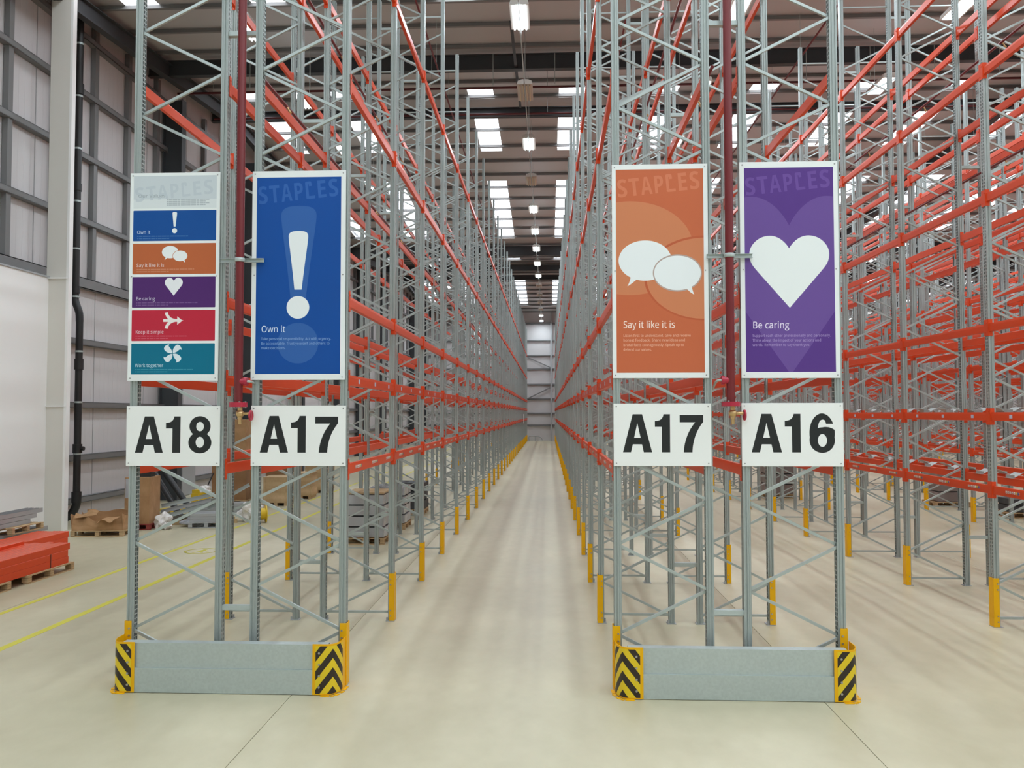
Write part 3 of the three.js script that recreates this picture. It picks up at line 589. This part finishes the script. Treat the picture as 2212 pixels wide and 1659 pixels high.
// plan outline of the corner plate from the barrier end (0, 0) round to the rack side; x outward
const CORNER = [[0, 0], [0.15, 0], [0.19, -0.01], [0.225, -0.04], [0.262, -0.12], [0.275, -0.19], [0.275, -0.34]];
function ribbon(pts, y0, y1, off) {   // upright strip along a plan outline with uv along its length
  const pos = [], uv = [], idx = []; let L = 0; const ls = [0];
  for (let i = 1; i < pts.length; i++) { L += Math.hypot(pts[i][0] - pts[i - 1][0], pts[i][1] - pts[i - 1][1]); ls.push(L); }
  pts.forEach(([x, z], i) => {
    const a = pts[Math.max(0, i - 1)], b = pts[Math.min(pts.length - 1, i + 1)], dx = b[0] - a[0], dz = b[1] - a[1], l = Math.hypot(dx, dz);
    const ox = -dz / l * off, oz = dx / l * off;
    for (const y of [y0, y1]) { pos.push(x + ox, y, z + oz); uv.push(ls[i] / L, y === y0 ? 0 : 1); }
    if (i) { const k = (i - 1) * 2; idx.push(k, k + 2, k + 1, k + 1, k + 2, k + 3); }
  });
  const g = new THREE.BufferGeometry(); g.setAttribute('position', new THREE.Float32BufferAttribute(pos, 3)); g.setAttribute('uv', new THREE.Float32BufferAttribute(uv, 2)); g.setIndex(idx); g.computeVertexNormals(); return g;
}
function wallOf(pts, y0, y1, t) { const g = []; for (let i = 0; i + 1 < pts.length; i++) { const [a, b] = [pts[i], pts[i + 1]]; g.push(bar([a[0], (y0 + y1) / 2, a[1]], [b[0], (y0 + y1) / 2, b[1]], t, y1 - y0)); } for (const p of pts) g.push(new THREE.CylinderGeometry(t / 2, t / 2, y1 - y0, 8).translate(p[0], (y0 + y1) / 2, p[1])); return join(g); }
const fine = new THREE.CatmullRomCurve3(CORNER.map(([x, z]) => new THREE.Vector3(x, 0, z)), false, 'catmullrom', 0.3).getPoints(26).map((p) => [p.x, p.z]);
const cornerGeo = wallOf(fine, 0.008, 0.545, 0.008), stickerGeo = ribbon(fine.slice(1, 22), 0.02, 0.525, 0.0052).scale(1, 1, 1);
const toeGeo = (() => { const g = []; for (let i = 2; i < fine.length - 4; i += 5) { const [x, z] = fine[i], [x2, z2] = fine[i + 3]; g.push(bar([x + 0.02, 0.004, z + 0.025], [x2 + 0.03, 0.004, z2 + 0.02], 0.035, 0.006)); } return join(g); })();
function flipX(g) { const h = g.clone(); h.scale(-1, 1, 1); if (h.index) { const a = h.index.array; for (let i = 0; i < a.length; i += 3) { const t = a[i]; a[i] = a[i + 1]; a[i + 1] = t; } } else for (const k of Object.keys(h.attributes)) { const at = h.attributes[k], s = at.itemSize, a = at.array; for (let i = 0; i < at.count; i += 3) for (let j = 0; j < s; j++) { const t = a[i * s + j]; a[i * s + j] = a[(i + 1) * s + j]; a[(i + 1) * s + j] = t; } } h.computeVertexNormals(); return h; }
const cornerL = flipX(cornerGeo), stickerL = flipX(stickerGeo), toeL = flipX(toeGeo);
for (const [x0, x1, z, label] of [[-4.49, -2.53, 0.325, 'steel end barrier with hazard-striped corners below the A18 and A17 signs'], [0.995, 2.985, 0.305, 'steel end barrier with hazard-striped corners below the A17 and A16 signs']]) {
  const t = thing('end_barrier', label, 'barrier', [0, 0, z], 0, 'end barriers in front of the racks');
  const rail = (y0, y1) => { const g = plate([[0, y0], [0, y1], [-0.05, y1], [-0.05, y1 - 0.02], [-0.046, y1 - 0.02], [-0.046, y1 - 0.004], [-0.004, y1 - 0.004], [-0.004, y0 + 0.004], [-0.046, y0 + 0.004], [-0.05, y0 + 0.004], [-0.05, y0]], x1 - x0 + 0.36); return g.rotateY(Math.PI / 2).rotateY(0).translate(0, 0, 0); };
  // profile drawn in (depth, height), extruded along the barrier
  for (const [y0, y1, nm] of [[0.006, 0.2655, 'lower'], [0.2665, 0.532, 'upper']]) {
    const s = new THREE.Shape([[0, y0], [0, y1], [0.11, y1], [0.11, y1 - 0.02], [0.106, y1 - 0.02], [0.106, y1 - 0.004], [0.004, y1 - 0.004], [0.004, y0 + 0.004], [0.055, y0 + 0.004], [0.055, y0]].map((p) => new THREE.Vector2(...p)));
    part('barrier_rail', new THREE.ExtrudeGeometry(s, { depth: x1 - x0 + 0.3, bevelEnabled: false }).rotateY(Math.PI / 2).translate(x0 - 0.15, 0, nm === 'upper' ? -0.026 : -0.0055), M.zinc, t);
  }
  for (const sd of [-1, 1]) {
    const cg = part('corner_guard', sd > 0 ? cornerGeo : cornerL, M.guard, t, [sd > 0 ? x1 : x0, 0, 0]);
    part('chevron_sticker', sd > 0 ? stickerGeo : stickerL, M.chevron, cg);
    part('floor_flange', sd > 0 ? toeGeo : toeL, M.guard, cg);
    for (let i = 0; i < 4; i++) part('guard_bolt', new THREE.CylinderGeometry(0.011, 0.013, 0.008, 12).rotateX(Math.PI / 2), M.screw, cg, [sd * 0.07, 0.09 + i * 0.12, 0.01]);
  }
}

// ---------------------------------------------------------------- goods and clutter left of the racks
const board6 = (L, w, t) => box(L, t, w);
function pallet(label, x, z, turn = 0, L = 1.2, W = 1.0, mat = M.wood, group = 'pallets standing on the floor') {   // L along local x, W along z
  const t = thing('pallet', label, 'pallet', [x, 0, z], turn, group), top = board6(L, W / 8, 0.02), run = board6(0.1, W, 0.02), bl = box(0.1, 0.08, 0.12), low = board6(L, 0.1, 0.02);
  for (let i = 0; i < 6; i++) part('deck_board', top, mat, t, [0, 0.14, -W / 2 + W / 16 + i * (W - W / 8) / 5]);
  for (const a of [-1, 0, 1]) { part('stringer_board', run, mat, t, [a * (L / 2 - 0.05), 0.12, 0]); part('bottom_board', low, mat, t, [0, 0.01, a * (W / 2 - 0.05)]); for (const b of [-1, 0, 1]) part('block', bl, mat, t, [a * (L / 2 - 0.05), 0.0655, b * (W / 2 - 0.06)]); }
  return t;
}
function cardBox(label, x, y, z, w, h, d, turn, mat = M.card, group) {
  const t = thing('cardboard_box', label, 'box', [x, y, z], turn, group), s = 0.004;
  part('carton', [box(w, h, 0.006, 0, h / 2, d / 2 - 0.003), box(w, h, 0.006, 0, h / 2, -d / 2 + 0.003), box(0.006, h, d - 0.012, w / 2 - 0.003, h / 2, 0), box(0.006, h, d - 0.012, -w / 2 + 0.003, h / 2, 0), box(w - 0.012, 0.006, d - 0.012, 0, 0.003, 0)], mat, t);
  for (const q of [-1, 1]) part('top_flap', box(w - 0.002, 0.006, d / 2 - 0.004), mat, t, [0, h + 0.003, q * d / 4]);
  return t;
}
// stack of spare orange beams on pallets, nearest
pallet('pale wooden pallet under the front bundle of orange beams, right end showing', -9.78, -5.75, Math.PI / 2, 1.4, 1.15);
pallet('pale wooden pallet under the near end of the orange beam bundle', -9.78, -3.9, Math.PI / 2, 1.4, 1.15);
const spareShape = (() => { const o = new THREE.Group(); part('beam_tube', plate([[-0.055, -0.062], [0.05, -0.062], [0.055, -0.057], [0.055, 0.057], [0.05, 0.062], [-0.05, 0.062], [-0.055, 0.057]], 2.7, 0.002).translate(0, 0, -1.35), M.orange, o); for (const s of [1, -1]) part('beam_connector', [box(0.1, 0.124, 0.006, 0, 0, s * 1.352), box(0.006, 0.124, 0.04, -0.05, 0, s * 1.372)], M.orange, o); return o; })();
const LV = ['bottom', 'middle', 'top'], FROM = ['nearest the walkway', 'second in from the walkway', 'third in from the walkway', 'fourth in from the walkway', 'fifth in from the walkway', 'sixth in from the walkway', 'seventh in from the walkway', 'eighth in from the walkway'];
for (let l = 0; l < 3; l++) for (let i = 0; i < 8; i++) {
  const b = spareShape.clone(); b.name = numbered('spare_beam'); scene.add(b);
  b.position.set(-9.3 - i * 0.118 + (l === 2 ? rr(-0.004, 0.0) : 0), 0.214 + l * 0.126, -4.95 + (l === 2 ? (i < 2 ? -0.06 : rr(-0.15, 0.1)) : rr(-0.015, 0.015))); b.rotation.y = l === 2 ? rr(-0.002, 0.002) : 0;
  tag(b, `spare orange beam in the front bundle, ${LV[l]} layer, ${FROM[i]}`, 'beam', 'spare orange beams in the front bundle');
}
{ const lo = spareShape.clone(); lo.name = numbered('spare_beam'); scene.add(lo); lo.position.set(-10.0, 0.53, -4.75); lo.rotation.y = 0.03; tag(lo, 'loose orange beam lying askew on top of the front bundle', 'beam', 'spare orange beams in the front bundle');
  for (const z of [-5.75, -4.0]) { const s = thing('binding_strap', z < -5 ? 'black strap round the orange beam bundle, near its right end' : 'black strap round the orange beam bundle, near its left end', 'strap', [-9.71, 0, z]); part('strap_band', [box(0.004, 0.255, 0.016, 0.472, 0.278, 0), box(0.004, 0.255, 0.016, -0.472, 0.278, 0), box(0.948, 0.004, 0.016, 0, 0.1512, 0)], M.strap, s); } }
// second bundle behind it
pallet('wooden pallet under the rear bundle of orange beams by the white wall', -11.05, -7.7, Math.PI / 2, 1.3, 1.0);
for (let l = 0; l < 2; l++) for (let i = 0; i < 6; i++) {
  const b = spareShape.clone(); b.name = numbered('spare_beam'); scene.add(b); b.position.set(-10.75 - i * 0.119, 0.214 + l * 0.126, -7.3 + rr(-0.05, 0.05) - (l ? 0.05 : 0));
  tag(b, `spare orange beam in the rear bundle, ${l ? 'upper' : 'lower'} layer, ${FROM[i]}`, 'beam', 'spare orange beams in the rear bundle');
}
// grey uprights stacked by the white wall
{
  pallet('weathered pallet lying on the grey steel profiles by the white wall', -11.95, -8.6, Math.PI / 2, 1.1, 0.8).position.y = 0.4;
  const prof = (L) => join([box(0.1, 0.006, L, 0, 0.003, 0), box(0.006, 0.09, L, 0.047, 0.048, 0), box(0.006, 0.09, L, -0.047, 0.048, 0), box(0.02, 0.004, L, 0.04, 0.091, 0), box(0.02, 0.004, L, -0.04, 0.091, 0)]);
  const long = prof(5.2), lab = ['first', 'second', 'third', 'fourth'];
  const put = (x, y, z, rz, label) => { const t = thing('steel_profile', label, 'profile', [x, y, z], 0, 'grey steel profiles by the white wall'); part('profile_bar', long, M.zincDull, t, [0, 0, 0], [0, 0, rz]); };
  for (let l = 0; l < 4; l++) for (let i = 0; i < 3; i++) put(-11.8 - i * 0.13, l * 0.1, -6.9 - (l % 2) * 0.12, 0, `grey steel profile under the weathered pallet, ${ORD[l]} layer, ${lab[i]} from the room`);
  for (let l = 0; l < 3; l++) for (let i = 0; i < 3; i++) put(-11.75 - i * 0.13, 0.552 + l * 0.1, -6.3 - l * 0.22, 0, `grey steel profile on the weathered pallet, ${ORD[l]} layer, ${lab[i]} from the room`);
}
// crumpled low carton on a pallet
pallet('pale wooden pallet under the crumpled low carton beside the white column', -11.12, -10.95, 0.12, 1.25, 0.9);
{
  const t = thing('crumpled_carton', 'crumpled low open cardboard carton on a pallet beside the white column', 'box', [-11.12, 0.151, -10.95], 0.12, 'cardboard boxes left of the racks');
  const side = (w, h, n, f) => { const g = new THREE.BoxGeometry(w, h, 0.008, n, 6, 1).translate(0, h / 2, 0), p = g.attributes.position; for (let i = 0; i < p.count; i++) { const x = p.getX(i), y = p.getY(i), [dy, dz] = f(x / w, y / h); p.setY(i, y + dy); p.setZ(i, p.getZ(i) + dz); } g.computeVertexNormals(); return g; };
  part('front_side', side(1.22, 0.33, 24, (u, v) => [v * (-0.1 * Math.exp(-((u + 0.05) ** 2) / 0.01) + 0.02 * Math.sin(u * 19)), v * (0.09 * Math.sin(u * 7 + 1) + 0.05 * Math.sin(u * 23)) - v * v * 0.05]), M.card, t, [0, 0, 0.42]);
  part('rear_side', side(1.22, 0.4, 16, (u, v) => [v * 0.03 * Math.sin(u * 9), v * 0.04 * Math.sin(u * 6)]), M.card, t, [0, 0, -0.42]);
  for (const s of [-1, 1]) part('end_side', side(0.84, 0.36, 12, (u, v) => [v * 0.04 * Math.sin(u * 11), v * 0.05 * Math.cos(u * 8)]), M.card, t, [s * 0.61, 0, 0], [0, Math.PI / 2, 0]);
  part('bottom_sheet', box(1.2, 0.006, 0.84, 0, 0.003, 0), M.card, t);
  part('torn_flap', side(0.5, 0.22, 10, (u, v) => [0, 0.05 * Math.sin(u * 9) * v]), M.card, t, [0.3, 0.32, 0.4], [1.9, 0.1, 0.1]);
  part('torn_flap', side(0.55, 0.2, 10, (u, v) => [0, 0.06 * Math.sin(u * 7) * v]), M.card, t, [-0.32, 0.33, 0.38], [-1.0, -0.15, 0.05]);
}
// tall carton on a red pallet
pallet('red painted pallet under the tall cardboard carton', -10.72, -12.05, 0.05, 0.72, 0.75, M.redWood);
{
  const t = cardBox('tall cardboard carton standing on the red pallet', -10.72, 0.151, -12.05, 0.64, 1.2, 0.66, 0.05, M.card, 'cardboard boxes left of the racks');
  part('label_sleeve', box(0.2, 0.5, 0.006, -0.2, 0.92, 0.334), M.film, t); part('tape_seam', box(0.64, 0.006, 0.004, 0, 0.7, 0.332), M.cardDark, t);
  const k = thing('plastic_crate', 'small black crate resting on top of the tall carton', 'crate', [-10.6, 1.3585, -12.05]); part('crate_body', [box(0.3, 0.1, 0.005, 0, 0.05, 0.12), box(0.3, 0.1, 0.005, 0, 0.05, -0.12), box(0.005, 0.1, 0.235, 0.147, 0.05, 0), box(0.005, 0.1, 0.235, -0.147, 0.05, 0), box(0.29, 0.005, 0.235, 0, 0.0025, 0)], M.black, k); part('crate_rim', [box(0.32, 0.012, 0.014, 0, 0.1, 0.125), box(0.32, 0.012, 0.014, 0, 0.1, -0.125), box(0.014, 0.012, 0.24, 0.152, 0.1, 0), box(0.014, 0.012, 0.24, -0.152, 0.1, 0)], M.black, k);
}
// black tubes leaning behind it
[[[-9.85, 0.09, -13.4], [-11.35, 1.75, -13.95]], [[-10.15, 0.09, -13.15], [-11.3, 1.25, -13.9]]].forEach(([a, b], i) => { const t = thing('drain_tube', i ? 'shorter black drain tube leaning behind the tall carton' : 'longer black drain tube leaning behind the tall carton', 'tube', a); part('tube_wall', tube([0, 0, 0], [b[0] - a[0], b[1] - a[1], b[2] - a[2]], 0.085, 16), M.black, t); part('tube_collar', tube([0, 0, 0], [(b[0] - a[0]) * 0.07, (b[1] - a[1]) * 0.07, (b[2] - a[2]) * 0.07], 0.1, 16), M.black, t); });
// heap of grey profiles and packing
{
  const heap = [[[-10.55, 0.5, -12.75], [-9.2, 0.8, -13.05], 'topmost'], [[-10.5, 0.36, -12.62], [-9.25, 0.66, -12.92], 'second from the top'], [[-10.45, 0.22, -12.5], [-9.4, 0.5, -12.8], 'third from the top'], [[-10.3, 0.24, -12.95], [-9.3, 0.64, -13.5], 'rearmost sloping'], [[-10.4, 0.115, -12.95], [-9.6, 0.3, -12.72], 'front crosswise'], [[-10.3, 0.1, -13.2], [-9.0, 0.17, -13.7], 'lowest rear'], [[-9.75, 0.3, -13.9], [-8.7, 0.95, -14.3], 'steepest right-hand']];
  heap.forEach(([a, b, say], i) => { const t = thing('loose_profile', `grey steel channel in the heap right of the tall carton, ${say} one`, 'profile', a, 0, 'loose steel channels in the heap'), d = [b[0] - a[0], b[1] - a[1], b[2] - a[2]], up = (h) => [0, h, 0], to = (h) => [d[0], d[1] + h, d[2]]; part('channel_bar', [bar(up(0), to(0), 0.004, 0.1), bar(up(0.05), to(0.05), 0.07, 0.004), bar(up(-0.05), to(-0.05), 0.07, 0.004)], i % 3 === 1 ? M.zincDull : M.zinc, t); });
  const sup = thing('timber_bearer', 'timber bearer lying under the heap of grey channels', 'timber', [-9.7, 0, -13.0], 0.3); part('bearer_block', box(2.2, 0.1, 0.1, 0, 0.05, 0.15), M.wood, sup); part('bearer_block', box(2.0, 0.1, 0.1, 0, 0.05, -0.35), M.wood, sup);
  const lump = (w, h, d, s, f = 0.3) => { const g = new THREE.IcosahedronGeometry(0.5, 4), p = g.attributes.position, v = new THREE.Vector3(); for (let i = 0; i < p.count; i++) { v.fromBufferAttribute(p, i); const n = 1 + f * (Math.sin(v.x * 9 + s) * Math.sin(v.y * 11 + s * 2) + 0.6 * Math.sin(v.z * 17 + s) * Math.cos(v.x * 14)); p.setXYZ(i, v.x * n * w, Math.max(-0.42, v.y * n) * h + 0.42 * h, v.z * n * d); } g.computeVertexNormals(); return g; };
  const wr = (label, x, y, z, w, h, d, s, mat) => { const t = thing('crumpled_wrapping', label, 'wrapping', [x, y, z], 0, 'crumpled packing left of the racks'); part('wrap_body', lump(w, h, d, s), mat, t); part('wrap_fold', lump(w * 0.5, h * 0.5, d * 0.6, s + 3), mat, t, [w * 0.3, 0, d * 0.25]); };
  wr('crumpled white packing paper at the foot of the tall carton', -10.1, 0, -11.95, 0.42, 0.42, 0.4, 1, M.paper);
  wr('low crumpled clear wrapping in front of the steel heap', -9.45, 0, -12.45, 0.8, 0.25, 0.4, 4, M.film);
  wr('white ball of wrapping on top of the steel heap', -9.45, 0.85, -13.0, 0.28, 0.2, 0.25, 7, M.paper);
  wr('torn cardboard and paper on the walkway edge behind the left A17 post', -8.35, 0, -13.5, 0.6, 0.62, 0.5, 9, M.paper);
  const mt = thing('pallet_truck', 'small yellow pallet truck behind the steel heap', 'pallet truck', [-11.0, 0, -16.3], -2.0);
  part('truck_body', [box(0.5, 0.3, 0.3, 0, 0.35, 0), box(0.4, 0.12, 0.34, 0, 0.56, 0)], M.toolYellow, mt); for (const s of [-1, 1]) part('fork', box(1.15, 0.07, 0.16, 0.8, 0.1, s * 0.19), M.toolYellow, mt); part('steering_wheel', new THREE.CylinderGeometry(0.1, 0.1, 0.12, 16).rotateX(Math.PI / 2).translate(0, 0.1, 0), M.black, mt); part('tiller', tube([-0.2, 0.6, 0], [-0.5, 1.1, 0], 0.02), M.black, mt);
  pallet('grey weathered pallet with stacked channels at the walkway edge', -9.1, -12.45, 0.2, 0.9, 0.7, M.zincDull);
  const ch = thing('channel_stack', 'short stack of grey channels on the weathered pallet at the walkway edge', 'stack', [-9.1, 0.152, -12.45], 0.2); for (let i = 0; i < 3; i++) for (let j = 0; j < 4; j++) part('channel', box(0.85, 0.07, 0.13), M.zincDull, ch, [0, 0.036 + i * 0.073, -0.24 + j * 0.16]);
  const dw = thing('cable_drum', 'yellow cable drum beside the torn packing on the floor', 'drum', [-7.95, 0, -13.2], 0.5); part('drum_core', new THREE.CylinderGeometry(0.16, 0.16, 0.24, 20).rotateZ(Math.PI / 2).translate(0, 0.24, 0), M.toolYellow, dw); for (const s of [-1, 1]) part('drum_flange', new THREE.CylinderGeometry(0.24, 0.24, 0.025, 24).rotateZ(Math.PI / 2).translate(s * 0.13, 0.24, 0), M.toolYellow, dw);
}
// cartons and crates further down the left side
pallet('pallet under the tall stack of brown cartons by the left wall', -10.6, -18.0, 0, 1.2, 1.0);
cardBox('lower brown carton of the tall stack by the left wall', -10.6, 0.151, -18.0, 1.15, 1.35, 0.95, 0.02, M.cardDark, 'cardboard boxes left of the racks');
cardBox('upper brown carton of the tall stack by the left wall', -10.58, 1.512, -18.0, 1.1, 1.3, 0.92, -0.03, M.card, 'cardboard boxes left of the racks');
{
  const crate = (label, x, z, w, h, d, turn) => { const t = thing('plywood_crate', label, 'crate', [x, 0, z], turn, 'plywood crates along the walkway'); const b = box(0.1, 0.1, d); for (const s of [-1, 0, 1]) part('skid', b, M.wood, t, [s * (w / 2 - 0.08), 0.05, 0]); part('crate_side', [box(w, h - 0.1, 0.012, 0, 0.1 + (h - 0.1) / 2, d / 2), box(w, h - 0.1, 0.012, 0, 0.1 + (h - 0.1) / 2, -d / 2), box(0.012, h - 0.1, d - 0.014, w / 2 - 0.006, 0.1 + (h - 0.1) / 2, 0), box(0.012, h - 0.1, d - 0.014, -w / 2 + 0.006, 0.1 + (h - 0.1) / 2, 0)], M.wood, t); part('crate_lid', box(w + 0.02, 0.018, d + 0.02, 0, h + 0.01, 0), M.wood, t); for (const s of [-1, 1]) part('batten', box(0.07, h - 0.12, 0.02, s * (w / 2 - 0.04), 0.1 + (h - 0.1) / 2, d / 2 + 0.016), M.wood, t); };
  crate('pale plywood crate nearest along the walkway behind the left A17 rack', -8.95, -17.7, 0.8, 0.92, 1.0, 0.1);
  crate('brown plywood crate second along the walkway', -8.75, -19.8, 0.75, 0.9, 0.9, 0.08);
  crate('third plywood crate farthest along the walkway', -8.8, -22.0, 0.9, 1.1, 1.0, 0.05);
  pallet('pallet under the two shrink-wrapped brown loads by the left wall', -10.4, -22.6, 0, 1.2, 1.0);
  cardBox('wide brown carton farther along the left wall', -10.4, 0.151, -22.6, 1.15, 1.2, 0.95, 0.03, M.cardDark, 'cardboard boxes left of the racks');
  const sp = thing('profile_bundle', 'bundle of grey steel profiles lying by the first plywood crate', 'bundle', [-9.9, 0, -15.6], 0.2); for (let i = 0; i < 3; i++) for (let j = 0; j < 4; j++) part('profile', box(1.6, 0.09, 0.1), M.zincDull, sp, [0, 0.05 + i * 0.095, -0.2 + j * 0.12]);
}
// wrapped loads standing on the floor inside the racks
function wrappedLoad(label, x, z, w, d, layers, lh, mat, turn = 0) {
  const t = thing('wrapped_load', label, 'load', [x, 0.152, z], turn, 'wrapped loads standing inside the racks');
  for (let i = 0; i < layers; i++) {
    const g = new THREE.BoxGeometry(w - 0.02 - (i % 2) * 0.03, lh - 0.035, d - 0.02 - ((i + 1) % 2) * 0.03, 10, 2, 10), p = g.attributes.position;
    for (let k = 0; k < p.count; k++) { const a = p.getX(k), b = p.getZ(k); p.setX(k, a + 0.012 * Math.sin(b * 13 + i * 3)); p.setZ(k, b + 0.012 * Math.sin(a * 17 + i * 2)); }
    g.computeVertexNormals(); part('goods_layer', g, mat, t, [0, lh * (i + 0.5), 0]);
    if (i) part('spacer_sheet', box(w - 0.12, 0.03, d - 0.12), M.darkSteel, t, [0, lh * i, 0]);
  }
  return t;
}
pallet('pallet under the grey film-wrapped load just behind the left A17 post', -4.25, -10.1, 0, 0.95, 1.0);
wrappedLoad('grey film-wrapped load of trays with timber on top, behind the left A17 sign', -4.25, -10.1, 0.95, 1.0, 4, 0.25, M.film);
{ const t = thing('timber_board', 'pale timber boards lying on the nearer grey wrapped load', 'timber', [-4.25, 1.165, -10.1]); for (let i = 0; i < 5; i++) part('plank', box(0.9, 0.03, 0.16), M.wood, t, [0, 0.016, -0.4 + i * 0.2]); }
pallet('pallet under the second grey film-wrapped load', -4.2, -12.5, 0, 0.95, 1.0);
wrappedLoad('second grey film-wrapped load, one bay behind the first', -4.2, -12.5, 0.95, 1.0, 4, 0.24, M.film);
pallet('pallet under the dark wrapped load', -4.15, -15.6, 0, 0.9, 0.9);
wrappedLoad('low dark wrapped load in the fourth bay behind the left signs', -4.15, -15.6, 0.9, 0.9, 3, 0.27, M.darkSteel);
pallet('pallet under the brown wrapped load seen right of the A16 post', 8.2, -20.6, 0, 1.0, 1.0);
wrappedLoad('brown wrapped load standing in the rack right of the A16 sign', 8.2, -20.6, 1.0, 1.0, 3, 0.36, M.wrapBrown);
pallet('pallet under the dull brown load deep between the right-hand racks', 13.0, -18.2, 0, 1.15, 0.9);
wrappedLoad('dull brown load deep between the right-hand racks', 13.0, -18.2, 0.9, 0.85, 3, 0.33, M.wrapBrown);
pallet('pallet under the dark load at the right edge of the view', 13.75, -15.4, 0, 1.0, 0.9);
wrappedLoad('low dark load at the right edge of the view', 13.75, -15.4, 0.9, 0.85, 2, 0.2, M.darkSteel);

renderer.render(scene, camera);
